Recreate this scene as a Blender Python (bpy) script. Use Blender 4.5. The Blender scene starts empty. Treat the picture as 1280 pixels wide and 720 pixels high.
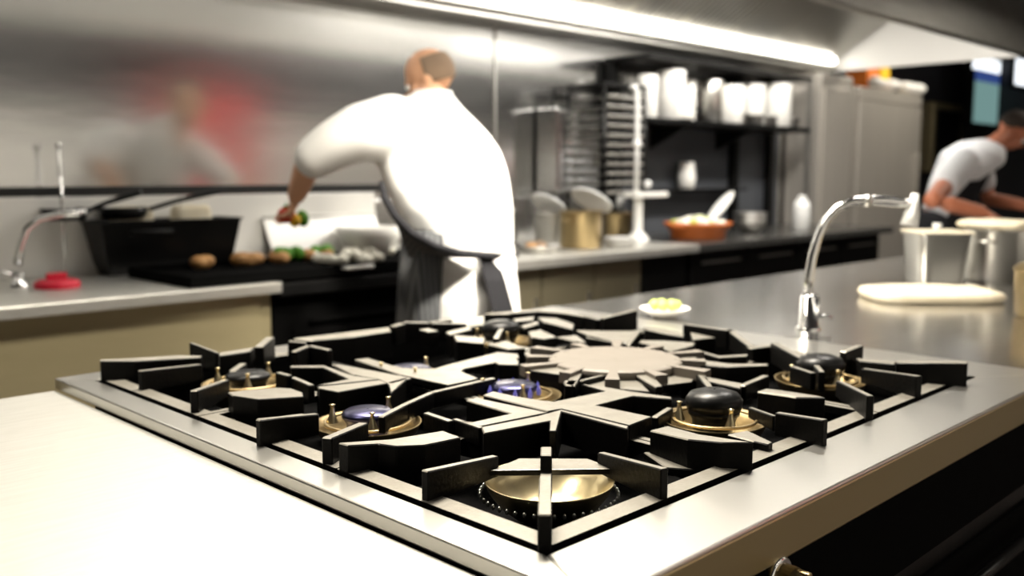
import bpy, bmesh, math, random
from mathutils import Vector, Matrix, Euler
random.seed(7)
V = Vector
PI = math.pi
SC = bpy.context.scene
COL = SC.collection
T = 0.90                                    # worktop height

# ------------------------------------------------------------------ camera
CAM = V((-0.7116, -0.6629, 1.30)); YAW, PITCH, FPX = 0.7861, 0.1196, 1178.5
fw = V((math.cos(YAW)*math.cos(PITCH), math.sin(YAW)*math.cos(PITCH), -math.sin(PITCH)))
rt = V((math.sin(YAW), -math.cos(YAW), 0)); upv = rt.cross(fw)
cd = bpy.data.cameras.new('camera'); cam = bpy.data.objects.new('camera', cd); COL.objects.link(cam)
cam.location = CAM; cam.rotation_euler = (PI/2-PITCH, 0, YAW-PI/2)
cd.sensor_width = 36; cd.lens = FPX/1280*36; cd.clip_start = .02; cd.clip_end = 60
cd.dof.use_dof = True; cd.dof.focus_distance = 1.28; cd.dof.aperture_fstop = 2.8; cd.dof.aperture_blades = 0
SC.camera = cam

def ray(px, py):
    return fw + rt*((px-640)/FPX) - upv*((py-360)/FPX)
def at(px, py, Y):                          # point seen at a pixel on the plane y = Y
    d = ray(px, py); return CAM + d*((Y-CAM.y)/d.y)
def onz(px, py, z):
    d = ray(px, py); return CAM + d*((z-CAM.z)/d.z)

# ------------------------------------------------------------------ materials
def mat(name, col, rough=.5, metal=0., spec=.5, bump=None, var=None, stretch=None, coat=0, trans=0, emit=None, es=0, ior=1.45):
    m = bpy.data.materials.new(name); m.use_nodes = True
    nt = m.node_tree; b = nt.nodes['Principled BSDF']
    b.inputs['Base Color'].default_value = (*col, 1); b.inputs['Roughness'].default_value = rough
    b.inputs['Metallic'].default_value = metal; b.inputs['Specular IOR Level'].default_value = spec
    b.inputs['Coat Weight'].default_value = coat; b.inputs['Transmission Weight'].default_value = trans; b.inputs['IOR'].default_value = ior
    if emit: b.inputs['Emission Color'].default_value = (*emit, 1); b.inputs['Emission Strength'].default_value = es
    if bump or var:
        tc = nt.nodes.new('ShaderNodeTexCoord'); mp = nt.nodes.new('ShaderNodeMapping')
        mp.inputs['Scale'].default_value = stretch or (1, 1, 1)
        nt.links.new(tc.outputs['Object'], mp.inputs['Vector'])
    if var:
        sc, amt, c2 = var
        n = nt.nodes.new('ShaderNodeTexNoise'); n.inputs['Scale'].default_value = sc; n.inputs['Detail'].default_value = 5
        nt.links.new(mp.outputs[0], n.inputs['Vector'])
        r = nt.nodes.new('ShaderNodeValToRGB'); r.color_ramp.elements[0].position = .35; r.color_ramp.elements[1].position = .65
        r.color_ramp.elements[0].color = (*col, 1); r.color_ramp.elements[1].color = (*[a*(1-amt)+c*amt for a, c in zip(col, c2)], 1)
        nt.links.new(n.outputs['Fac'], r.inputs['Fac']); nt.links.new(r.outputs['Color'], b.inputs['Base Color'])
        rr = nt.nodes.new('ShaderNodeMapRange'); rr.inputs['To Min'].default_value = rough*.85; rr.inputs['To Max'].default_value = min(1, rough*1.15)
        nt.links.new(n.outputs['Fac'], rr.inputs['Value']); nt.links.new(rr.outputs[0], b.inputs['Roughness'])
    if bump:
        sc, st = bump
        n2 = nt.nodes.new('ShaderNodeTexNoise'); n2.inputs['Scale'].default_value = sc; n2.inputs['Detail'].default_value = 4
        nt.links.new(mp.outputs[0], n2.inputs['Vector'])
        bp = nt.nodes.new('ShaderNodeBump'); bp.inputs['Strength'].default_value = st; bp.inputs['Distance'].default_value = .004
        nt.links.new(n2.outputs['Fac'], bp.inputs['Height']); nt.links.new(bp.outputs[0], b.inputs['Normal'])
    return m

def stripes(name, c1, c2, freq, axis='X'):
    m = mat(name, c1, .85); nt = m.node_tree; b = nt.nodes['Principled BSDF']
    tc = nt.nodes.new('ShaderNodeTexCoord'); w = nt.nodes.new('ShaderNodeTexWave'); w.bands_direction = axis
    w.inputs['Scale'].default_value = freq; w.inputs['Distortion'].default_value = .6
    r = nt.nodes.new('ShaderNodeValToRGB'); r.color_ramp.elements[0].color = (*c1, 1); r.color_ramp.elements[1].color = (*c2, 1)
    nt.links.new(tc.outputs['Object'], w.inputs['Vector']); nt.links.new(w.outputs['Fac'], r.inputs['Fac']); nt.links.new(r.outputs['Color'], b.inputs['Base Color'])
    return m

M = dict(
 iron=mat('black_cast_iron', (.004,.0038,.0035), .42, 0, .12, bump=(160,.18)),
 lit_worn=mat('lit_worn_iron', (.25,.235,.20), .38, .55, bump=(160,.15), var=(26,.5,(.18,.165,.14))),  # paler iron: light from above put into the colour, plus pan wear
 iron_dark=mat('black_iron', (.012,.012,.012), .45, 0, .4, bump=(60,.2)),
 steel=mat('brushed_steel', (.66,.645,.60), .29, 1, bump=(60,.012), stretch=(1,10,1)),
 steel_top=mat('worktop_steel', (.70,.69,.645), .36, .8, bump=(30,.05), var=(9,.45,(.56,.55,.50)), stretch=(1.2,10,1)),
 steel_island=mat('island_worktop_steel', (.58,.57,.55), .20, 1, bump=(30,.02), var=(7,.4,(.42,.42,.41)), stretch=(1,8,1)),
 fridge=mat('fridge_steel', (.52,.49,.44), .38, .45, bump=(20,.04), var=(3,.3,(.44,.41,.37)), stretch=(3,1,.5)),
 nosing=mat('warm_steel_edge', (.50,.42,.24), .34, .9, bump=(30,.04)),
 satin=mat('satin_hood_steel', (.78,.77,.74), .5, .3, bump=(10,.03)),
 bounce_tile=mat('pale_bounce_tile', (.72,.71,.68), .4, 0, .5, bump=(5,.05)),
 steel_wall=mat('wall_steel', (.66,.66,.65), .17, 1, bump=(5,.12), var=(4,.3,(.55,.55,.55)), stretch=(.6,1,2.4)),
 steel_dull=mat('dull_steel', (.50,.49,.46), .42, 1, bump=(20,.06), var=(6,.4,(.4,.39,.36)), stretch=(1,1,6)),
 beige=mat('cabinet_beige_steel', (.52,.45,.27), .42, .7, bump=(20,.06), var=(3,.4,(.42,.36,.21)), stretch=(1,1,4)),
 chrome=mat('chrome', (.85,.85,.84), .12, 1, bump=(20,.02)),
 brass=mat('burner_brass', (.80,.68,.42), .30, 1, bump=(40,.08), var=(24,.5,(.62,.50,.27))),
 bronze=mat('dull_brass', (.33,.25,.13), .38, 1, bump=(60,.1)),
 blue_iron=mat('heat_blued_iron', (.045,.045,.10), .28, .9, bump=(60,.1)),
 black=mat('black_enamel', (.005,.005,.005), .34, 0, .22, bump=(50,.1)),
 soot=mat('soot_black', (.0025,.0025,.0025), .85, 0, .03, bump=(40,.2)),
 hotplate=mat('hotplate_steel', (.15,.132,.11), .55, .1, bump=(30,.06), var=(12,.3,(.135,.118,.098))),
 white=mat('white_cotton', (.86,.85,.82), .9, 0, .2, bump=(14,.3)),
 porcelain=mat('white_porcelain', (.85,.84,.80), .25, 0, .5, bump=(5,.02)),
 plastic=mat('white_plastic', (.82,.82,.80), .4, 0, .5, bump=(5,.02)),
 apron=stripes('striped_apron', (.03,.032,.036), (.13,.135,.14), 24),
 blackcloth=mat('black_cloth', (.012,.012,.014), .85, 0, .2, bump=(30,.3)),
 greycloth=mat('grey_cotton', (.60,.61,.63), .9, 0, .2, bump=(14,.3)),
 pinkcloth=mat('red_cotton', (.72,.13,.13), .9, 0, .2, bump=(14,.3)),
 skin=mat('skin', (.76,.44,.27), .5, 0, .4, bump=(50,.1), var=(6,.3,(.68,.33,.19))),
 skin_tan=mat('skin_ruddy', (.42,.15,.08), .5, 0, .4, bump=(50,.1), var=(6,.3,(.34,.11,.06))),
 hair=mat('short_grey_brown_hair', (.27,.19,.13), .8, 0, .3, bump=(200,.5)),
 hair_dark=mat('dark_hair', (.03,.022,.018), .7, 0, .3, bump=(200,.5)),
 red=mat('red_plastic', (.65,.01,.04), .35, 0, .5, bump=(5,.02)),
 orange=mat('terracotta_glaze', (.62,.17,.04), .35, 0, .5, bump=(20,.05), var=(6,.4,(.5,.11,.02))),
 dough=mat('bread_crust', (.72,.66,.52), .75, 0, .3, bump=(25,.3), var=(14,.6,(.62,.53,.36))),
 green=mat('green_herb', (.08,.25,.02), .6, 0, .4, bump=(30,.3)),
 lime=mat('pale_green_lime', (.50,.60,.14), .5, 0, .4, bump=(30,.1)),
 onion=mat('white_onion', (.85,.83,.72), .5, 0, .4, bump=(30,.2)),
 chicken=mat('browned_chicken', (.50,.27,.10), .55, 0, .4, bump=(30,.3), var=(18,.6,(.35,.17,.06))),
 tomato=mat('red_tomato', (.70,.06,.02), .35, 0, .5, bump=(5,.05)),
 wallpaint=mat('dark_wall_paint', (.035,.035,.04), .8, 0, .3, bump=(10,.1)),
 slate=mat('slate_tile', (.075,.08,.09), .45, 0, .4, bump=(10,.1)),
 floor=mat('quarry_tile', (.05,.035,.03), .5, 0, .4, bump=(8,.2), var=(3,.4,(.03,.022,.02))),
 yellow=mat('yellow_card', (.80,.50,.03), .6, 0, .4, bump=(5,.02)),
 orangebox=mat('orange_card', (.75,.20,.03), .6, 0, .4, bump=(5,.02)),
 rubber=mat('grey_trim', (.02,.02,.02), .6, 0, .3, bump=(10,.1)),
 lamp=mat('lamp_tube', (1,1,1), .5, emit=(1,.95,.86), es=8),
 softlamp=mat('soft_lamp_tube', (1,1,1), .5, emit=(1,.95,.86), es=2.6),
 dark_top=mat('dark_worktop', (.10,.098,.092), .25, .6, bump=(10,.03)),
 olive=mat('dim_olive_steel', (.27,.24,.16), .42, .7, bump=(20,.06), stretch=(1,1,4)),
 screen=mat('lit_poster', (.1,.2,.2), .5, emit=(.30,.52,.50), es=.45),
 screen2=mat('lit_sign', (.8,.8,.8), .5, emit=(.9,.95,1.), es=1.4),
 screen3=mat('lit_blue_band', (.05,.1,.4), .5, emit=(.05,.10,.35), es=.5),
 glass=mat('clear_glass', (.9,.95,.95), .05, 0, .5, bump=(5,.02), trans=.9),
 flame=mat('gas_flame', (.1,.1,.5), .5, emit=(.30,.28,.8), es=.2),
)

# ------------------------------------------------------------------ mesh builder
LOCAL = set()
class MB:
    def __init__(s): s.v = []; s.f = []
    def add(s, vs, fs):
        n = len(s.v); s.v += [tuple(v) for v in vs]; s.f += [tuple(i+n for i in f) for f in fs]; return s
    def box(s, x0, y0, z0, x1, y1, z1, rot=0, c=None):
        P = [V((x, y, z)) for z in (z0, z1) for x, y in ((x0,y0),(x1,y0),(x1,y1),(x0,y1))]
        if rot:
            c = V(c) if c else V(((x0+x1)/2, (y0+y1)/2, 0)); R = Matrix.Rotation(rot, 3, 'Z')
            P = [R@(p-c)+c for p in P]
        return s.add(P, [(3,2,1,0),(4,5,6,7),(0,1,5,4),(1,2,6,5),(2,3,7,6),(3,0,4,7)])
    def prism(s, top, zb):                  # top: (x,y,z) outline; goes straight down to zb
        a = sum(top[i][0]*top[(i+1)%len(top)][1]-top[(i+1)%len(top)][0]*top[i][1] for i in range(len(top)))
        if a < 0: top = top[::-1]
        n = len(top); P = list(top)+[(x, y, zb) for x, y, z in top]
        return s.add(P, [tuple(range(n)), tuple(range(2*n-1, n-1, -1))]+[(i, i+n, (i+1)%n+n, (i+1)%n) for i in range(n)])
    def hexa(s, P): return s.add(P, [(3,2,1,0),(4,5,6,7),(0,1,5,4),(1,2,6,5),(2,3,7,6),(3,0,4,7)])
    def bar(s, a, b, w, zb, flare=0):       # upright fin whose top runs a -> b
        a = V(a); b = V(b); d = (b-a); d.z = 0; n = V((-d.y, d.x, 0)).normalized()*w/2
        P = [a-n, b-n, b+n, a+n]
        return s.prism([tuple(p) for p in P], zb)
    def tube(s, pts, r, n=12, cap=True):
        pts = [V(p) for p in pts]; m = len(pts); rs = r if isinstance(r, (list, tuple)) else [r]*m
        rings = []; prev = None
        for i, p in enumerate(pts):
            t = (pts[min(i+1, m-1)]-pts[max(i-1, 0)]).normalized()
            if prev is None:
                a = V((0,0,1)) if abs(t.z) < .9 else V((1,0,0)); u = t.cross(a).normalized()
            else:
                u = (prev - t*prev.dot(t)).normalized()
            prev = u; w = t.cross(u)
            rings.append([p+(u*math.cos(2*PI*k/n)+w*math.sin(2*PI*k/n))*rs[i] for k in range(n)])
        return s.loft(rings, cap)
    def loft(s, rings, cap=True, closed=True):
        n = len(rings[0]); P = [q for r in rings for q in r]; F = []
        for i in range(len(rings)-1):
            for k in range(n if closed else n-1):
                k2 = (k+1) % n; F.append((i*n+k, i*n+k2, (i+1)*n+k2, (i+1)*n+k))
        if cap and closed: F.append(tuple(range(n-1, -1, -1))); F.append(tuple((len(rings)-1)*n+k for k in range(n)))
        return s.add(P, F)
    def lathe(s, prof, c=(0,0,0), n=32, cap=False):
        rings = [[V(c)+V((r*math.cos(2*PI*k/n), r*math.sin(2*PI*k/n), z)) for k in range(n)] for r, z in prof]
        return s.loft(rings, cap)
    def ell(s, c, r, n=16, m=10, R=None):
        c = V(c); rx, ry, rz = r if isinstance(r, (tuple, list)) else (r, r, r); rings = []
        for j in range(m+1):
            th = PI*j/m; q = []
            for k in range(n):
                v = V((rx*max(math.sin(th), .002)*math.cos(2*PI*k/n), ry*max(math.sin(th), .002)*math.sin(2*PI*k/n), -rz*math.cos(th)))
                if R: v = R@v
                q.append(c+v)
            rings.append(q)
        return s.loft(rings, True)
    def build(s, name, m, parent=None, smooth=False, bevel=0, seg=2, loc=None, sub=0, remesh=0, rot=0):
        me = bpy.data.meshes.new(name); me.from_pydata(s.v, [], s.f); me.update()
        bm = bmesh.new(); bm.from_mesh(me)
        if not remesh: bmesh.ops.remove_doubles(bm, verts=bm.verts, dist=1e-5)
        bmesh.ops.recalc_face_normals(bm, faces=bm.faces); bm.to_mesh(me); bm.free()
        me.materials.append(M[m] if isinstance(m, str) else m)
        o = bpy.data.objects.new(name, me); COL.objects.link(o)
        if smooth or remesh:
            for p in me.polygons: p.use_smooth = True
        if bevel:
            b = o.modifiers.new('bevel', 'BEVEL'); b.width = bevel; b.segments = seg; b.limit_method = 'ANGLE'; b.angle_limit = math.radians(35)
            b.harden_normals = False
        if remesh:
            r = o.modifiers.new('remesh', 'REMESH'); r.mode = 'VOXEL'; r.voxel_size = remesh; r.use_smooth_shade = True
            q = o.modifiers.new('smooth', 'SMOOTH'); q.iterations = 6; q.factor = .5
        if sub:
            q = o.modifiers.new('sub', 'SUBSURF'); q.levels = sub; q.render_levels = sub
        if parent:
            o.parent = parent; o.matrix_parent_inverse = Matrix.Translation(parent.location).inverted() if parent.name not in LOCAL else Matrix()
        if loc: o.location = loc
        if rot: o.rotation_euler.z = rot
        return o

def lit_worn_top(o):                            # light on upward faces put into the colour, with some pan wear
    me = o.data; me.materials.append(M['lit_worn'])
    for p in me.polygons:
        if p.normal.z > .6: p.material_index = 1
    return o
def tag(o, label=None, cat=None, group=None, kind=None):
    if label: o['label'] = label
    if cat: o['category'] = cat
    if group: o['group'] = group
    if kind: o['kind'] = kind
    return o
def thing(name, label, cat, loc=(0,0,0), group=None, local=False):
    o = bpy.data.objects.new(name, None); COL.objects.link(o); o.location = loc; o.empty_display_size = .05
    if local: LOCAL.add(o.name)
    return tag(o, label, cat, group)
def smooth_by_angle(o):
    return o

# ================================================================== the room
def struct(name, mb, m, **k): return tag(mb.build(name, m, **k), kind='structure')
struct('floor', MB().box(-3, -3, -.05, 12, 4.2, 0), 'floor')
struct('wall_back', MB().box(-3, 3.3, 0, 6.95, 3.4, 3.0), 'steel_wall')
struct('wall_alcove', MB().box(6.95, 3.95, 0, 12, 4.05, 3.0), 'wallpaint')
struct('wall_return', MB().box(6.95, 3.3, 0, 7.0, 3.95, 3.0), 'wallpaint')
struct('wall_right', MB().box(12, -3, 0, 12.1, 4.2, 3.0), 'wallpaint')
struct('wall_left', MB().box(-3.1, -3, 0, -3, 4.2, 3.0), 'wallpaint')
struct('wall_front', MB().box(-3, -3.1, 1.92, 12, -3, 3.0), 'wallpaint')
struct('wall_front_bounce_band', MB().box(-3, -3.1, 0, 12, -2.99, 1.92), 'bounce_tile')  # unseen; pale lower part added to reflect as a bright band in wall_back
tag(MB().loft([[V((3.9+.09*k, -2.985+.03*math.sin(k*1.9)*(.3+.7*(1-z/2)), z)) for k in range(15)] for z in (2.25,1.9,1.5,1.1,.75)], cap=False, closed=False).loft([[V((3.9+.09*k, -2.965+.03*math.sin(k*1.9)*(.3+.7*(1-z/2)), z)) for k in range(15)] for z in (2.25,1.9,1.5,1.1,.75)], cap=False, closed=False).build('hanging_cloth', 'pinkcloth', smooth=True), 'red cloth hanging opposite, seen only as a pink blur in the steel wall', 'cloth')
struct('ceiling', MB().box(-3, -3, 2.95, 12, 4.2, 3.05), 'wallpaint')
struct('trim_1', MB().box(-3, 3.262, T+.315, 3.02, 3.30, T+.352), 'rubber', bevel=.004)      # dark rail along the splashback
# joints between the wall's steel sheets
for i, x in enumerate((-.4, 3.10)):
    struct('trim_%d' % (i+2), MB().box(x, 3.292, T+.36, x+.012, 3.30, 2.17), 'steel_dull')
# slate-dark splashback behind the shelf bay
struct('wall_splashback', MB().box(4.28, 3.285, T, 6.3, 3.30, T+.86), 'slate')

# ================================================================== the cooking range
rng = thing('cooking_range', 'stainless island cooking range with black grates and brass burner bowls', 'cooking range', (.6, .55, 0))
X0, X1, Y0, Y1 = -.058, 1.40, -.122, 1.275
wx0, wx1, wy0, wy1 = -.008, 1.245, -.010, 1.195
zt = T+.0
f = MB()
f.hexa([(X0,Y0,zt-.022),(X1,Y0,zt-.022),(wx1,wy0,zt-.022),(wx0,wy0,zt-.022),(X0,Y0,zt),(X1,Y0,zt),(wx1,wy0,zt),(wx0,wy0,zt)])
f.build('front_rim', 'steel', rng, bevel=.003)
MB().hexa([(X0,Y1,zt-.022),(X0,Y0,zt-.022),(wx0,wy0,zt-.022),(wx0,wy1,zt-.022),(X0,Y1,zt),(X0,Y0,zt),(wx0,wy0,zt),(wx0,wy1,zt)]).build('side_rim', 'steel', rng, bevel=.003)
MB().hexa([(X1,Y0,zt-.022),(X1,Y1,zt-.022),(wx1,wy1,zt-.022),(wx1,wy0,zt-.022),(X1,Y0,zt),(X1,Y1,zt),(wx1,wy1,zt),(wx1,wy0,zt)]).build('side_rim', 'steel', rng)
MB().hexa([(X1,Y1,zt-.022),(X0,Y1,zt-.022),(wx0,wy1,zt-.022),(wx1,wy1,zt-.022),(X1,Y1,zt),(X0,Y1,zt),(wx0,wy1,zt),(wx1,wy1,zt)]).build('rear_rim', 'steel', rng, bevel=.003)
MB().box(X0+.001, Y0-.001, T-.062, X1, Y0+.01, T-.004).build('front_nosing', 'nosing', rng, bevel=.003)
# spill well under the grates
w = MB(); w.box(wx0, wy0, T-.085, wx1, wy1, T-.075)
w.box(wx0-.004, wy0, T-.085, wx0, wy1, T-.001); w.box(wx1, wy0, T-.085, wx1+.004, wy1, T-.001)
w.box(wx0, wy0-.004, T-.085, wx1, wy0, T-.001); w.box(wx0, wy1, T-.085, wx1, wy1+.004, T-.001)
w.build('spill_well', 'soot', rng)
MB().box(X0+.03, Y0+.03, .12, X1, Y1-.03, T-.09).build('body', 'black', rng, bevel=.006)
MB().box(X0+.05, Y0+.012, T-.20, X1, Y0+.03, T-.062).build('control_panel', 'soot', rng, bevel=.002)
MB().box(X0+.08, Y0+.02, .2, X1-.05, Y0+.032, T-.25).build('oven_door', 'soot', rng, bevel=.006)
MB().tube([(.62, Y0-.015, T-.285), (1.33, Y0-.015, T-.285)], .011).build('oven_handle', 'black', rng, smooth=True)
for lx in (.02, 1.3):
    for ly in (0, 1.15): MB().tube([(lx, ly, 0), (lx, ly, .125)], .025).build('foot', 'steel_dull', rng, smooth=True)
for kx in (.285,):
    kb = MB(); kb.tube([(kx, Y0+.014, T-.082), (kx, Y0-.004, T-.082)], [.026, .026], 28)
    k = kb.build('knob_collar', 'chrome', rng, smooth=True, bevel=.003)
    MB().tube([(kx, Y0-.002, T-.082), (kx, Y0-.020, T-.082), (kx, Y0-.034, T-.082)], [.019, .018, .013], 24).box(kx-.004, Y0-.04, T-.099, kx+.004, Y0-.018, T-.065).build('knob_grip', 'bronze', k if False else rng, bevel=.002)

# burners -----------------------------------------------------------------
def burner(x, y, kind):
    b = MB().lathe([(.030, -.058), (.048, -.052), (.066, -.038), (.080, -.020), (.087, -.006), (.088, -.003), (.085, -.004), (.077, -.021), (.063, -.036), (.046, -.049), (.030, -.053), (.002, -.055)], (x, y, T), 40)
    bo = b.build('burner_bowl', 'brass' if kind == 'open' else 'bronze', rng, smooth=True)
    if kind == 'open':
        r = MB()
        for k in range(46):
            a = 2*PI*k/46; r.ell((x+.0925*math.cos(a), y+.0925*math.sin(a), T-.022), (.0026, .0026, .004), 8, 5)
        r.build('perforated_ring', 'steel', bo, smooth=True)
        lit_worn_top(MB().prism([(.126,.217,T+.010),(.192,.228,T+.010),(.258,.160,T+.010),(.250,.103,T+.010)], T+.002).build('flame_shield', 'iron', bo, bevel=.001))
        return
    c = MB().lathe([(.028, -.05), (.034, -.02), (.036, -.004), (.040, .004), (.043, .006), (.043, .012), (.036, .017), (.002, .019)], (x, y, T), 28)
    c.build('burner_crown', 'blue_iron' if kind == 'blue' else 'black', bo, smooth=True)
    t = MB()
    t.tube([(x+.070*math.cos(2*PI*k/40), y+.070*math.sin(2*PI*k/40), T-.002) for k in range(41)], .0028, 8, False)
    t.build('burner_ring', 'bronze', bo, smooth=True)
    for a in (2.4, 4.2, .3):
        q = MB().lathe([(.010, -.004), (.0065, .006), (.0035, .016), (.003, .024), (.005, .026), (.0005, .027)], (x+.058*math.cos(a), y+.058*math.sin(a), T), 12)
        q.build('pilot_jet', 'brass', bo, smooth=True)
    if kind == 'black':
        MB().lathe([(.040,.010), (.046,.016), (.047,.030), (.040,.040), (.022,.046), (.002,.047)], (x, y, T), 28).build('burner_cap', 'black', bo, smooth=True)
    if kind == 'blue' and x > .4 and y < .7:
        fl = MB()
        for k in range(10):
            a = 2*PI*k/10+.2
            fl.lathe([(.0035, -.002), (.0045, .004), (.003, .010), (.0004, .017)], (x+.047*math.cos(a), y+.047*math.sin(a), T), 8)
        fl.build('gas_flame', 'flame', bo, smooth=True)
BUR = [(.185,.165,'open'), (.61,.185,'black'), (1.02,.205,'black'), (.190,.575,'blue'), (.50,.545,'blue'), (.46,.80,'blue'), (.20,.98,'plain'), (.88,.97,'black')]
for x, y, k in BUR: burner(x, y, k)

# solid hotplate ------------------------------------------------------------
hp = thing('hotplate', 'round solid steel hotplate disc between the cast iron grates', 'hotplate', (.765,.52,T))
MB().lathe([(.002,.0315), (.128,.0315), (.134,.029), (.136,.022), (.132,.012), (.10,.004), (.002,.004)], (.765,.52,T), 48).build('plate_disc', 'hotplate', hp, smooth=False, bevel=.0015)
MB().tube([(.765,.52,T-.076), (.765,.52,T+.006)], .05, 20).build('plate_pedestal', 'black', hp)
for k in range(12):
    a = 2*PI*k/12+.13; c, s = math.cos(a), math.sin(a)
    def rp(r, h, z): return (.765+r*c-h*s, .52+r*s+h*c, z)
    r1 = .205 if k % 2 else .18
    MB().prism([rp(.118,-.006,T+.0325), rp(r1,-.014,T+.032), rp(r1,.014,T+.032), rp(.118,.006,T+.0325)], T+.010).build('radial_rib', 'hotplate', hp, bevel=.0015)

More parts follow.
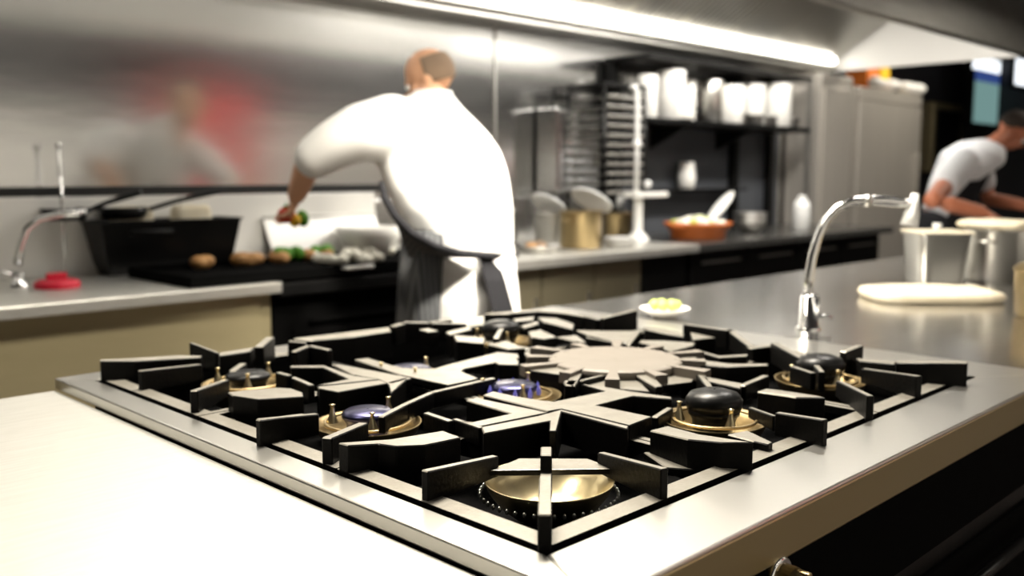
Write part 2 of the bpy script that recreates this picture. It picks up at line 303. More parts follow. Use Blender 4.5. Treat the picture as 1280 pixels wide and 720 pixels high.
# grates --------------------------------------------------------------------
GRATES = {
    (0, 0): [
        ('P',[[.231,.346,.024],[.339,.332,.024],[.395,.333,.024],[.392,.193,.024],[.377,.184,.024],[.386,.324,.024],[.295,.252,.024],[.287,.26,.024],[.33,.298,.024],[.21,.318,.024]]),
        ('P',[[-.001,.382,.04],[.05,.376,.034],[.08,.374,.03],[.144,.374,.024],[.177,.372,.024],[.172,.326,.024],[.101,.322,.028],[.06,.333,.033],[.048,.356,.034],[.002,.362,.04]]),
        ('P',[[.394,.156,.024],[.435,.153,.024],[.426,.12,.025],[.408,.077,.031],[.397,.017,.038],[.399,-.015,.04],[.377,.022,.037],[.374,.075,.031]]),
        ('P',[[.392,.165,-.01],[.425,.14,-.01],[.415,.056,-.01],[.381,.052,-.01],[.354,.096,-.01]]),
        ('B',[.006,.208,.039],[.146,.227,.024],.012),
        ('B',[.258,.137,.024],[.219,.002,.04],.012),
        ('B',[.235,.412,.024],[.229,.343,.024],.01),
    ],
    (0, 1): [
        ('P',[[.329,.489,.024],[.353,.489,.024],[.366,.335,.024],[.343,.338,.024],[.233,.351,.024],[.228,.406,.024],[.242,.377,.024],[.32,.372,.024]]),
        ('P',[[.056,.79,.033],[.083,.797,.03],[.153,.798,.024],[.169,.772,.024],[.167,.734,.024],[.151,.704,.024],[.068,.711,.032],[.047,.756,.034]]),
        ('P',[[.21,.752,.024],[.245,.739,.024],[.322,.717,.024],[.317,.687,.024],[.211,.69,.024],[.203,.736,.024]]),
        ('P',[[.342,.899,.024],[.353,.891,.024],[.371,.732,.024],[.377,.699,.024],[.27,.617,.024],[.313,.681,.024],[.324,.722,.024],[.314,.789,.024]]),
        ('B',[.004,.416,.039],[.117,.486,.026],.016),
        ('B',[-.016,.566,.04],[.071,.578,.031],.012),
        ('B',[-.013,.57,.04],[.091,.572,.029],.012),
        ('B',[.163,.503,.024],[.24,.54,.024],.012),
        ('B',[.24,.54,.024],[.326,.574,.024],.012),
        ('B',[.326,.574,.024],[.484,.582,.024],.012),
        ('B',[.228,.473,.024],[.222,.405,.024],.012),
        ('B',[.21,.834,.029],[.197,.75,.029],.012),
        ('B',[.318,.684,.024],[.374,.695,.024],.014),
    ],
    (0, 2): [
        ('P',[[.002,1.197,.04],[.058,1.173,.039],[.144,1.15,.036],[.181,1.125,.033],[.171,1.113,.032],[.049,1.151,.036],[-.004,1.178,.04]]),
        ('P',[[.217,1.127,.034],[.305,1.134,.034],[.278,1.106,.031],[.209,1.107,.031]]),
        ('P',[[.276,.949,.024],[.326,.905,.024],[.31,.784,.024],[.326,.724,.024],[.244,.747,.024],[.213,.762,.024],[.285,.765,.024],[.311,.887,.024],[.267,.931,.024]]),
        ('B',[.008,.816,.039],[.12,.916,.025],.014),
        ('B',[.016,1.046,.038],[.15,1.075,.027],.014),
        ('B',[.192,1.199,.05],[.201,1.1,.04],.008),
        ('B',[.296,1.102,.04],[.355,1.155,.047],.02),
        ('B',[.183,1.007,.019],[.233,1.056,.02],.016),
        ('B',[.201,.87,.034],[.201,.828,.034],.012),
        ('B',[.321,1.006,.039],[.382,1.044,.039],.014),
        ('B',[.382,1.044,.039],[.382,.967,.039],.014),
        ('B',[.382,1.126,.038],[.409,1.097,.035],.014),
    ],
    (1, 0): [
        ('P',[[.375,.496,.024],[.407,.504,.024],[.408,.453,.024],[.416,.407,.024],[.426,.378,.024],[.5,.371,.024],[.545,.366,.024],[.56,.436,.024],[.572,.392,.024],[.576,.336,.024],[.593,.258,.024],[.58,.249,.024],[.552,.309,.024],[.456,.311,.024],[.462,.202,.024],[.396,.195,.024],[.399,.336,.024],[.373,.341,.024]]),
        ('P',[[.786,.376,.024],[.8,.345,.024],[.803,.333,.024],[.71,.252,.024],[.695,.255,.024],[.778,.333,.024],[.779,.367,.024]]),
        ('P',[[.771,.314,.024],[.77,.23,.024],[.731,.209,.024],[.74,.285,.024]]),
        ('P',[[.696,.419,.024],[.725,.4,.024],[.65,.318,.024],[.634,.321,.024]]),
        ('P',[[.746,.404,.014],[.8,.386,.014],[.787,.342,.014],[.752,.326,.014],[.693,.347,.014]]),
        ('P',[[.495,.087,.012],[.536,.078,.012],[.505,.016,.012],[.49,.015,.012],[.49,.039,.012]]),
        ('P',[[.731,.176,.024],[.764,.178,.024],[.77,.15,.024],[.749,.075,.031],[.735,.051,.034],[.724,.099,.028]]),
        ('B',[.756,.221,.024],[.864,.235,.024],.014),
        ('B',[.495,.221,.014],[.563,.24,.014],.012),
        ('B',[.66,.147,.014],[.613,.074,.021],.008),
        ('B',[.597,.062,.032],[.58,-.027,.04],.012),
    ],
    (1, 1): [
        ('P',[[.419,.933,.019],[.448,.925,.019],[.438,.837,.019],[.437,.791,.019],[.475,.743,.019],[.521,.755,.019],[.685,.78,.019],[.705,.737,.019],[.673,.701,.019],[.517,.701,.019],[.496,.685,.019],[.476,.616,.019],[.452,.613,.019],[.397,.613,.019],[.393,.719,.019],[.392,.743,.019]]),
        ('P',[[.591,.692,.024],[.651,.69,.024],[.632,.662,.024],[.601,.633,.024],[.578,.665,.024]]),
        ('P',[[.589,.607,.024],[.693,.59,.024],[.68,.533,.024],[.593,.504,.024],[.577,.587,.024]]),
        ('P',[[.561,.475,.024],[.581,.459,.024],[.539,.433,.024],[.536,.454,.024]]),
        ('P',[[.61,.469,.014],[.697,.48,.014],[.729,.448,.014],[.633,.333,.014],[.616,.377,.014],[.587,.406,.014]]),
        ('B',[.582,.452,.024],[.67,.455,.024],.01),
        ('B',[.537,.44,.024],[.674,.532,.024],.02),
    ],
    (1, 2): [
        ('P',[[.41,1.154,.037],[.667,1.138,.035],[.648,1.103,.03],[.54,1.102,.03],[.441,1.119,.032]]),
        ('P',[[.743,.989,.024],[.773,.913,.024],[.716,.855,.024],[.693,.921,.024]]),
        ('P',[[.717,.846,.024],[.78,.848,.024],[.74,.75,.024],[.707,.765,.024]]),
        ('P',[[.759,1.035,.024],[.849,1.056,.025],[.833,1.02,.024],[.738,.994,.024]]),
        ('B',[.747,.849,.034],[.861,.946,.034],.014),
        ('B',[.658,1.111,.041],[.696,1.121,.043],.02),
        ('B',[.708,1.059,.035],[.705,1.015,.034],.03),
        ('B',[.707,1.13,.044],[.759,1.099,.04],.02),
        ('B',[.779,1.118,.037],[.846,1.116,.037],.014),
        ('B',[.778,1.109,.036],[.853,1.066,.031],.016),
    ],
    (2, 0): [
        ('P',[[.893,.449,.024],[.923,.431,.024],[.902,.415,.024],[.911,.345,.024],[.966,.29,.024],[.946,.278,.024],[.875,.327,.024],[.847,.411,.024]]),
        ('P',[[1.117,.178,.03],[1.122,.098,.033],[1.085,.085,.035],[1.095,.159,.029]]),
        ('P',[[1.165,-.022,.045],[1.151,.048,.039],[1.136,.104,.032],[1.104,.09,.034],[1.112,.032,.041],[1.139,-.031,.045]]),
        ('P',[[1.115,.286,.025],[1.135,.186,.027],[1.115,.177,.025],[1.088,.27,.024]]),
        ('B',[.908,.112,.026],[.773,-.008,.04],.012),
        ('B',[1.055,.133,.024],[.986,-.002,.04],.014),
        ('B',[1.093,.195,.044],[1.158,.189,.05],.016),
        ('B',[1.113,.36,.039],[.997,.231,.039],.018),
        ('B',[.955,.232,.029],[.924,.17,.029],.012),
        ('B',[.974,.191,.034],[.921,.152,.034],.012),
        ('B',[1.067,.392,.029],[1.126,.368,.031],.02),
    ],
    (2, 1): [
        ('P',[[.917,.819,.019],[.971,.803,.019],[.909,.716,.019],[.904,.749,.019]]),
        ('P',[[1.002,.635,.024],[1.034,.594,.024],[1.062,.527,.024],[1.024,.508,.024],[.931,.503,.024],[.959,.562,.024],[.97,.619,.024]]),
        ('P',[[1.141,.733,.028],[1.15,.678,.029],[1.133,.607,.027],[1.104,.589,.024],[1.107,.647,.024],[1.12,.714,.025]]),
        ('P',[[1.151,.602,.029],[1.138,.523,.027],[1.087,.551,.024]]),
        ('P',[[1.004,.833,.024],[1.034,.786,.024],[1.102,.718,.024],[.933,.622,.024],[.963,.757,.024]]),
        ('P',[[.99,.468,.024],[.967,.405,.024],[1.027,.371,.024],[1.002,.36,.024],[.946,.391,.024],[.969,.45,.024]]),
        ('B',[1.176,.635,.042],[1.174,.51,.042],.02),
        ('B',[1.19,.52,.039],[1.084,.398,.029],.016),
        ('B',[.919,.729,.029],[.914,.616,.029],.01),
        ('B',[.913,.602,.029],[1.078,.699,.029],.01),
    ],
    (2, 2): [
        ('P',[[.98,1.138,.035],[1.077,1.125,.033],[1.164,1.115,.032],[1.179,1.03,.033],[1.168,.945,.031],[1.151,.936,.029],[1.157,1.01,.03],[1.14,1.091,.029],[1.048,1.107,.031]]),
        ('P',[[1.106,1.059,.02],[1.127,1.011,.021],[1.095,.919,.019],[1.024,.862,.019],[1.059,.992,.019]]),
        ('P',[[1.029,1.077,.022],[1.107,1.072,.022],[1.063,1.036,.019],[1.017,1.053,.019]]),
        ('P',[[.976,.996,.019],[1.062,1.018,.019],[1.031,.983,.019],[.958,.962,.019]]),
        ('P',[[.903,.898,.024],[.946,.897,.024],[.897,.799,.024],[.854,.8,.024],[.85,.836,.024]]),
        ('B',[.861,.946,.034],[.931,.978,.034],.014),
        ('B',[1.164,.942,.031],[1.148,.881,.029],.016),
        ('B',[1.119,.847,.04],[1.223,.822,.053],.02),
    ],
}

NAME = {(0,0): 'cast iron grate at the near corner of the range, over the open brass bowl',
        (1,0): 'cast iron grate at the middle of the knob side of the range',
        (2,0): 'cast iron grate at the corner between the knobs and the tap',
        (0,1): 'cast iron grate at the middle of the side along the white worktop',
        (1,1): 'cast iron grate at the centre of the range, next to the hotplate',
        (2,1): 'cast iron grate on the tap side of the range, behind the hotplate',
        (0,2): 'cast iron grate at the far corner of the white worktop side',
        (1,2): 'cast iron grate at the middle of the far side, in front of the standing chef',
        (2,2): 'cast iron grate at the far corner of the range beside the small bowl'}
gx = [0, .412, .828, 1.236]; gy = [0, .392, .792, 1.186]
for (i, j), lst in GRATES.items():
    g = thing('burner_grate', NAME[(i, j)], 'grate', ((gx[i]+gx[i+1])/2, (gy[j]+gy[j+1])/2, T), 'cast iron grates on the range')
    x0, x1, y0, y1 = gx[i]+.002, gx[i+1]-.002, gy[j]+.002, gy[j+1]-.002
    fr = MB(); wd = .030
    # flat perimeter rail; wide where it meets the steel rim, narrow between neighbours
    L = wd if i == 0 else .012; R_ = wd if i == 2 else .012; B_ = wd if j == 0 else .012; F_ = wd if j == 2 else .012
    zb, ztp = T-.012, T+.001
    fr.hexa([(x0,y0,zb),(x0+L,y0+B_,zb),(x0+L,y1-F_,zb),(x0,y1,zb),(x0,y0,ztp),(x0+L,y0+B_,ztp),(x0+L,y1-F_,ztp),(x0,y1,ztp)])
    fr.hexa([(x1-R_,y0+B_,zb),(x1,y0,zb),(x1,y1,zb),(x1-R_,y1-F_,zb),(x1-R_,y0+B_,ztp),(x1,y0,ztp),(x1,y1,ztp),(x1-R_,y1-F_,ztp)])
    fr.hexa([(x0,y0,zb),(x1,y0,zb),(x1-R_,y0+B_,zb),(x0+L,y0+B_,zb),(x0,y0,ztp),(x1,y0,ztp),(x1-R_,y0+B_,ztp),(x0+L,y0+B_,ztp)])
    fr.hexa([(x0+L,y1-F_,zb),(x1-R_,y1-F_,zb),(x1,y1,zb),(x0,y1,zb),(x0+L,y1-F_,ztp),(x1-R_,y1-F_,ztp),(x1,y1,ztp),(x0,y1,ztp)])
    lit_worn_top(fr.build('grate_rail', 'iron', g))
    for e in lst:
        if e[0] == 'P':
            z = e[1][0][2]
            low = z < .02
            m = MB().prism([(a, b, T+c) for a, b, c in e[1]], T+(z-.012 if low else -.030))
            lit_worn_top(m.build('spill_plate' if low else 'pan_support', 'iron', g, bevel=.0016, seg=1))
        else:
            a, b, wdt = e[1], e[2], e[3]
            lit_worn_top(MB().bar((a[0],a[1],T+a[2]), (b[0],b[1],T+b[2]), wdt, T-.004).build('prong', 'iron', g, bevel=.0016, seg=1))
    if (i, j) == (0, 0):                     # diagonal corner prong with its notch
        prof = [(-.002,.040),(.085,.040),(.094,.040),(.125,.012),(.165,.012),(.172,.034),(.20,.034)]
        c = math.sqrt(.5); P = []
        for s_ in (-1, 1):
            P.append([(V((t*1.0-.0055*s_*c*1.4, t*.92+.0055*s_*c*1.4, T+z))) for t, z in prof]+[V((t*1.0-.0055*s_*c*1.4, t*.92+.0055*s_*c*1.4, T-.012 if t < .05 else T-.002)) for t, z in prof[::-1]])
        n = len(P[0]); q = MB(); q.add(P[0]+P[1], [tuple(range(n)), tuple(range(2*n-1, n-1, -1))]+[(k, k+n, (k+1)%n+n, (k+1)%n) for k in range(n)])
        lit_worn_top(q.build('corner_prong', 'iron', g, bevel=.0014, seg=1))

# ================================================================== worktops of the island
wt = MB().box(-3.0, -1.6, T-.045, X0-.004, 1.262, T-.022).build('worktop', 'steel_top', bevel=.003)
tag(wt, 'white-lit brushed steel worktop filling the near left of the view', 'worktop')
cb = thing('base_cabinet', 'steel base cabinet under the near left worktop', 'cabinet', (-1.5, 0, 0))
MB().box(-2.95, -1.5, .1, X0-.03, 1.22, T-.046).build('body', 'beige', cb, bevel=.003)
MB().box(-2.9, -1.45, 0, X0-.08, 1.15, .1).build('plinth', 'soot', cb)
iw = thing('worktop', 'long grey steel worktop with the tap, running away to the right cook', 'worktop', (3.8, .57, T))
MB().box(X1+.0005, Y0, T-.05, 6.4, 1.265, T).build('work_surface', 'steel_island', iw)
MB().box(X1+.004, Y0-.001, T-.062, 6.4, Y0+.01, T-.004).build('front_nosing', 'steel_dull', iw, bevel=.003)
ic = thing('base_cabinet', 'black-fronted base cabinet under the long grey worktop', 'cabinet', (3.9, .57, 0))
MB().box(X1+.01, Y0+.04, .1, 6.3, 1.21, T-.051).build('body', 'black', ic, bevel=.003)
MB().box(X1+.05, Y0+.1, 0, 6.2, 1.15, .1).build('plinth', 'soot', ic)

# gooseneck tap on the island
tp = thing('tap', 'tall chrome gooseneck tap on the long grey worktop', 'tap', (1.555, .512, T))
bx, by = 1.555, .512
dx, dy = rt.x, rt.y
MB().lathe([(.034,0), (.034,.006), (.026,.010), (.025,.085), (.018,.092), (.002,.092)], (bx,by,T), 24).build('base', 'chrome', tp, smooth=True)
def tq(s, z): return (bx+dx*s, by+dy*s, T+z)
pts = [tq(-.004,.07), tq(-.004,.13), tq(.004,.19), tq(.016,.24), tq(.036,.285), tq(.062,.314), tq(.096,.330), tq(.134,.334), tq(.18,.334), tq(.22,.330), tq(.252,.326)]
MB().tube(pts, [.0115]*7+[.013,.0135,.0125,.0115], 16).build('spout', 'chrome', tp, smooth=True)
MB().tube([tq(.132,.334), tq(.148,.334)], .0155, 16).build('swivel_collar', 'steel', tp, smooth=True)
MB().tube([tq(.262,.352), tq(.260,.326), tq(.256,.300), tq(.250,.270)], [.009,.014,.019,.022], 16).build('nozzle', 'plastic', tp, smooth=True)
MB().tube([tq(.022,.035), tq(.06,.032)], [.006,.005], 10).build('lever', 'chrome', tp, smooth=True)

# small bowl with limes, far corner of range
b = thing('small_bowl', 'small white bowl of lime pieces behind the far corner of the grates', 'bowl', (1.46,.90,T))
MB().lathe([(.03,0),(.035,.004),(.058,.016),(.072,.026),(.070,.027),(.055,.018),(.03,.009),(.002,.008)], (1.46,.90,T), 28).build('bowl_body', 'porcelain', b, smooth=True)
for k in range(7):
    a = k*.9; o = MB().ell((1.46+.032*math.cos(a), .90+.032*math.sin(a), T+.034), (.018,.014,.014)).build('lime_wedge', 'lime', smooth=True)
    tag(o, 'pale green lime wedge in the small white bowl', 'lime wedge', 'lime wedges in the small bowl')

# flatbreads / boards
def boardy(name, label, cat, cx, cy, z, L, W, h, rot, m):
    n = 40; prof = [(0,.82),(.12*h,.95),(.5*h,1.0),(.85*h,.96),(h,.84)]; rings = []
    for zz, s in prof:
        q = []
        for k in range(n):
            a = 2*PI*k/n; c, s2 = math.cos(a), math.sin(a)
            x = L/2*s*abs(c)**.42*(1 if c > 0 else -1); y = W/2*s*abs(s2)**.42*(1 if s2 > 0 else -1)
            q.append(V((cx+x*math.cos(rot)-y*math.sin(rot), cy+x*math.sin(rot)+y*math.cos(rot), z+zz+.002*math.sin(5*a)*(zz > .5*h))))
        rings.append(q)
    return tag(MB().loft(rings).build(name, m, smooth=True), label, cat)
lb = onz(1162, 374, T)
boardy('bread_slab', 'pale floury bread slab lying on the worktop before the pots', 'bread', lb.x, lb.y, T, .42, .27, .036, -.80, 'dough')
# square container and round pot at the island's end
def pan_gn(c, L, W, h, parent, m='steel'):
    x, y, z = c; mb = MB(); rings = []
    for zz, s in ((0,.80),(.01,.84),(h-.004,.985),(h,1.06),(h+.004,1.06),(h+.003,.97),(.014,.82)):
        q = []
        for k in range(32):
            a = 2*PI*(k+.5)/32; cc, ss = math.cos(a), math.sin(a)
            q.append(V((x+L/2*s*abs(cc)**.35*(1 if cc > 0 else -1), y+W/2*s*abs(ss)**.35*(1 if ss > 0 else -1), z+zz)))
        rings.append(q)
    return mb.loft(rings).build('pan_body', m, parent, smooth=True)
pc = thing('food_container', 'square steel food container with pale lid beside the round pot', 'food container', (2.88,.70,T), local=True)
pan_gn((0,0,0), .20, .20, .185, pc); pc.rotation_euler.z = -.8
MB().box(-.098,-.098,.182,.098,.098,.195).build('lid', 'dough', pc, bevel=.005)
pb = MB().tube([(.0,.0,.195),(.0,.0,.22)], [.012,.016], 14).build('lid_knob', 'plastic', pc, smooth=True)
pp = onz(1243, 350, T)
pt = thing('stock_pot', 'round steel pot topped with a pale bread round, right of the container', 'pot', (pp.x,pp.y,T), local=True)
MB().lathe([(.10,0),(.108,.004),(.11,.19),(.116,.195),(.112,.198),(.106,.19),(.104,.01),(.002,.008)], (0,0,0), 36).build('pot_body', 'steel', pt, smooth=True)
for s in (-1, 1):
    MB().tube([(s*.108,-.03,.15),(s*.135,-.028,.152),(s*.142,0,.153),(s*.135,.028,.152),(s*.108,.03,.15)], .006, 8).build('handle', 'steel', pt, smooth=True)
boardy('bread_round', 'pale bread round covering the top of the round steel pot', 'bread', pp.x, pp.y, T+.1985, .26, .25, .032, 0, 'dough')
cp = onz(1180, 300, T)
q = boardy('bread_board', 'flat pale dough sheet on the container behind the white nozzle', 'bread', 2.80, .83, T+.195, .18, .10, .02, -.8, 'dough') if False else None
p2 = onz(1283, 400, T)
pr = thing('stock_pot', 'brassy pot cut off by the right edge, in front of the round steel pot', 'pot', (p2.x+.1,p2.y-.06,T), local=True)
MB().lathe([(.11,0),(.12,.01),(.124,.13),(.13,.136),(.124,.14),(.118,.13),(.114,.012),(.002,.01)], (0,0,0), 32).build('pot_body', 'bronze', pr, smooth=True)
MB().lathe([(.126,.141),(.11,.152),(.04,.162),(.002,.164)], (0,0,0), 32).build('lid', 'bronze', pr, smooth=True)

# ================================================================== wall counter, left part
lc = thing('sink_counter', 'beige steel counter with the red lid and the low chrome tap', 'counter', (-.6, 2.85, 0))
MB().box(-2.9, 2.43, T-.04, 1.16, 3.288, T).build('counter_top', 'steel_top', lc, bevel=.004)
MB().box(-2.9, 2.50, .12, 1.15, 3.28, T-.041).build('body', 'beige', lc, bevel=.004)
for x in (-1.9, -.9, .1):
    d = MB().box(x+.002, 2.488, .16, x+.998, 2.499, T-.042).build('door', 'beige', lc, bevel=.004)
MB().box(-2.85, 2.56, 0, 1.1, 3.2, .12).build('plinth', 'soot', lc)
MB().box(-2.9, 3.24, T, 1.16, 3.262, T+.31)  .build('splash_upstand', 'porcelain', lc, bevel=.003)
# stove under the griddle
st = thing('stove', 'black stove with dark open front beneath the chicken griddle', 'stove', (1.6, 2.85, 0))
MB().box(1.17, 2.46, T-.06, 2.20, 3.28, T-.01).build('stove_top', 'black', st, bevel=.006)
MB().box(1.17, 2.52, .1, 2.20, 3.28, T-.061).build('body', 'soot', st, bevel=.004)
MB().box(1.25, 2.505, .2, 2.12, 2.519, T-.2).build('door', 'soot', st, bevel=.004)
MB().tube([(1.32,2.495,T-.17),(2.05,2.495,T-.17)], .01).build('handle', 'soot', st, smooth=True)
MB().box(1.2, 2.6, 0, 2.15, 3.2, .1).build('plinth', 'soot', st)
tag(MB().box(1.165, 3.24, T, 2.20, 3.262, T+.31).build('splash_panel', 'porcelain', bevel=.003), 'pale white splash panel on the wall behind the griddle and vegetables', 'splash panel')
# griddle tray with food
gt = thing('griddle_tray', 'wide flat black griddle tray laid with browned chicken pieces', 'griddle', (1.5,2.80,T))
gA = onz(150,328,T); 
g0 = MB(); gx0, gx1, gy0, gy1 = .82, 2.12, 2.47, 3.0
g0.box(gx0, gy0, T+.001, gx1, gy1, T+.020); g0.box(gx0, gy0, T+.02, gx1, gy0+.015, T+.042); g0.box(gx0, gy1-.015, T+.02, gx1, gy1, T+.042)
g0.box(gx0, gy0+.015, T+.02, gx0+.015, gy1-.015, T+.042); g0.box(gx1-.015, gy0+.015, T+.02, gx1, gy1-.015, T+.042)
g0.build('tray', 'soot', gt, bevel=.003)
MB().tube([(1.46,2.475,T+.03),(1.46,2.43,T+.032),(1.58,2.43,T+.032),(1.58,2.475,T+.03)], .008, 8).build('handle', 'plastic', gt, smooth=True)
random.seed(3)
def lump(c, r, seed):
    rnd = random.Random(seed); m = MB().ell(c, r, 14, 8, Euler((rnd.uniform(-.3,.3), rnd.uniform(-.3,.3), rnd.uniform(0,3))).to_matrix())
    ph = rnd.uniform(0,6)
    m.v = [tuple(V(c)+(V(v)-V(c))*(1+.10*math.sin(40*v[0]+ph)*math.cos(36*v[1]+ph))) for v in m.v]; return m
for k in range(13):
    px = 186+k*12+random.uniform(-4,4); py = 322+random.uniform(-8,7)-k*.2
    q = onz(px, py, T+.035)
    q.x = min(max(q.x, gx0+.05), gx1-.05); q.y = min(max(q.y, gy0+.06), gy1-.06)
    tag(lump((q.x,q.y,T+.045), (.050,.036,.027), k).build('chicken_piece', 'chicken', smooth=True), 'browned chicken piece on the black griddle tray', 'chicken piece', 'chicken pieces on the griddle tray')
for k in range(10):
    q = onz(322+k*5.2+random.uniform(-3,3), 316+random.uniform(-5,5), T+.04)
    q.y = min(max(q.y, gy0+.05), gy1-.05)
    tag(lump((q.x,q.y,T+.055), (.040,.024,.032), 50+k).build('green_pepper_piece', 'green', smooth=True), 'green pepper piece beside the chicken on the griddle', 'pepper piece', 'green pepper pieces on the griddle')
for k in range(16):
    q = onz(392+k*6.2+random.uniform(-4,4), 321+random.uniform(-7,6), T+.035)
    q.x = min(q.x, gx1-.05); q.y = min(max(q.y, gy0+.05), gy1-.05)
    tag(lump((q.x,q.y,T+.042), (.036,.028,.024), 90+k).build('onion_piece', 'onion', smooth=True), 'white onion piece near the chef on the griddle', 'onion piece', 'onion pieces on the griddle')
# bratt pan (large black pan) with leaning skillet handles
bpn = thing('braising_pan', 'big square black braising pan at the back of the left counter', 'braising pan', (.95,3.0,T))
HP = at(300,271,3.05).z-T
o0 = at(112,318,3.20); o1 = at(298,318,3.05)
L0, L1, YA, YB = o0.x, o1.x, 3.05, 3.225
r = []
for z, s in ((T+.001,-.03),(T+.05,-.015),(T+HP-.011,.012),(T+HP-.006,.02),(T+HP,.02),(T+HP-.003,-.004),(T+.06,-.03)):
    r.append([V((L0-s,YA-s,z)),V((L1+s,YA-s,z)),V((L1+s,YB+s,z)),V((L0-s,YB+s,z))])
MB().loft(r).build('pan_body', 'black', bpn, bevel=.006)
MB().tube([(L0+.1,YA-.02,T+HP-.05),(L0+.1,YA-.045,T+HP-.045),(L0+.26,YA-.045,T+HP-.045),(L0+.26,YA-.02,T+HP-.05)], .009, 8).build('handle', 'black', bpn, smooth=True)
def skillet(name, label, base, tip, hr, r0, m='black', food=None):
    base = V(base); tip = V(tip); s = thing(name, label, 'skillet', base)
    d = (tip-base); d2 = V((d.x,d.y,0)).normalized(); c = base-d2*r0
    MB().lathe([(.002,.004),(r0*.78,.0),(r0*.82,.002),(r0,.045),(r0-.004,.046),(r0*.78,.008),(.002,.008)], (c.x,c.y,c.z-.035), 32).build('pan_body', m, s, smooth=True)
    MB().tube([tuple(base+V((0,0,.0))), tuple(base.lerp(tip,.35)+V((0,0,.006))), tuple(tip)], [hr*.8,hr*.8,hr*1.2], 10).build('handle', m, s, smooth=True)
    return c
b1 = at(200,255,3.02); t1 = at(286,236,2.98)
c = skillet('skillet', 'black skillet lying over the braising pan, its handle rising right', (b1.x,3.12,T+HP+.04), (t1.x,2.98,t1.z), .012, .10)
b2 = at(110,268,3.02); t2 = at(176,240,2.98)
skillet('skillet', 'black skillet at the left end of the braising pan, handle above the tap', (b2.x+.04,3.12,T+HP+.04), (t2.x,2.98,t2.z), .012, .09)
for k, (px, rr, lab) in enumerate(((168,.115,'pale flat dough round in the braising pan, left of its pair'),(243,.10,'pale flat dough round in the braising pan, right of its pair'))):
    q = at(px, 262, 3.14)
    boardy('dough_round', lab, 'dough', q.x, 3.17, T+HP-.06, .17, .08, .11, 0, 'dough')
eb = at(462, 300, 3.02)
e_ = thing('enamel_bowl', 'white enamel bowl behind the vegetables, next to the chef', 'bowl', (eb.x,3.02,T), local=True)
MB().lathe([(.08,0),(.09,.006),(.15,.11),(.165,.15),(.160,.152),(.145,.115),(.085,.012),(.002,.01)], (0,0,0), 36).build('bowl_body', 'porcelain', e_, smooth=True)
eb = at(352, 300, 3.10)
e_ = thing('enamel_tray', 'white enamel tray leaning on the splash panel beyond the griddle', 'tray', (eb.x,3.18,T))
MB().hexa([(eb.x-.02,3.12,T),(eb.x+.62,3.12,T),(eb.x+.62,3.135,T),(eb.x-.02,3.135,T),(eb.x-.02,3.225,T+.20),(eb.x+.62,3.225,T+.20),(eb.x+.62,3.238,T+.20),(eb.x-.02,3.238,T+.20)]).build('tray_panel', 'porcelain', e_, bevel=.005)
MB().tube([(eb.x-.02,3.222,T+.205),(eb.x+.62,3.222,T+.205)], .008, 8).build('rolled_rim', 'porcelain', e_, smooth=True)
# low tap, red lid and rod on the sink counter
fp = onz(22, 338, T)
ft = thing('tap', 'low curved chrome tap on the beige sink counter by the red lid', 'tap', (.50,2.98,T))
q0 = at(22,338,2.98)
MB().lathe([(.035,0),(.033,.012),(.022,.02),(.02,.05),(.002,.052)], (q0.x,2.98,T), 20).build('base', 'chrome', ft, smooth=True)
P = [at(22,330,2.98), at(26,305,2.95), at(34,286,2.92), at(50,273,2.89), at(75,268,2.86), at(108,266,2.82)]
MB().tube([tuple(p) for p in P], [.016,.014,.013,.013,.012,.012], 14).build('spout', 'chrome', ft, smooth=True)
MB().tube([(q0.x-.01,2.96,T+.045),(q0.x-.07,2.93,T+.06)], [.009,.007], 10).build('lever', 'chrome', ft, smooth=True)
rl = at(70,336,2.86)
ro = thing('red_lid', 'round red plastic lid with grip lying on the sink counter', 'lid', (rl.x,2.86,T))
MB().lathe([(.075,0),(.078,.008),(.076,.020),(.060,.028),(.030,.030),(.002,.030)], (rl.x,2.86,T), 32).build('lid_body', 'red', ro, smooth=True)
MB().box(rl.x-.035,2.85,T+.029,rl.x+.035,2.87,T+.052).build('grip', 'red', ro, bevel=.004)
ra = at(82,338,3.18); rb = at(82,182,3.18)
rd = thing('spray_rod', 'thin upright chrome rod with small round tip behind the sink', 'rod', (ra.x,3.18,T))
MB().tube([(ra.x,3.18,T),(ra.x,3.18,rb.z)], .006, 10).build('rod', 'chrome', rd, smooth=True)
MB().ell((ra.x,3.18,rb.z), .011).build('tip', 'chrome', rd, smooth=True)

# ================================================================== wall counter, right part
rc = thing('wall_counter', 'pale steel-topped wall counter under the pots, right of the standing chef', 'counter', (3.05,2.85,0))
MB().box(2.22, 2.42, T-.045, 3.90, 3.284, T).build('counter_top', 'steel_top', rc, bevel=.004)
MB().box(2.24, 2.52, .12, 3.89, 3.28, T-.046).build('body', 'soot', rc, bevel=.003)
MB().box(2.3, 2.6, 0, 3.85, 3.2, .12).build('plinth', 'soot', rc)
for k, x in enumerate((2.26, 2.66, 3.06)):
    d = MB().box(x, 2.495, .16, x+.385, 2.519, T-.06).build('door', 'olive', rc, bevel=.004)
    MB().box(x+.33, 2.48, .5, x+.345, 2.497, .7).build('handle', 'steel_dull', d)
MB().box(3.47, 2.5, .16, 3.88, 2.519, T-.06).build('door', 'black', rc, bevel=.004)
rc = thing('wall_counter', 'dark-topped wall counter under the orange dish and black shelf', 'counter', (5.2,2.85,0))
MB().box(3.905, 2.42, T-.045, 6.55, 3.284, T).build('counter_top', 'dark_top', rc, bevel=.004)
MB().box(3.91, 2.52, .12, 6.5, 3.28, T-.046).build('body', 'soot', rc, bevel=.003)
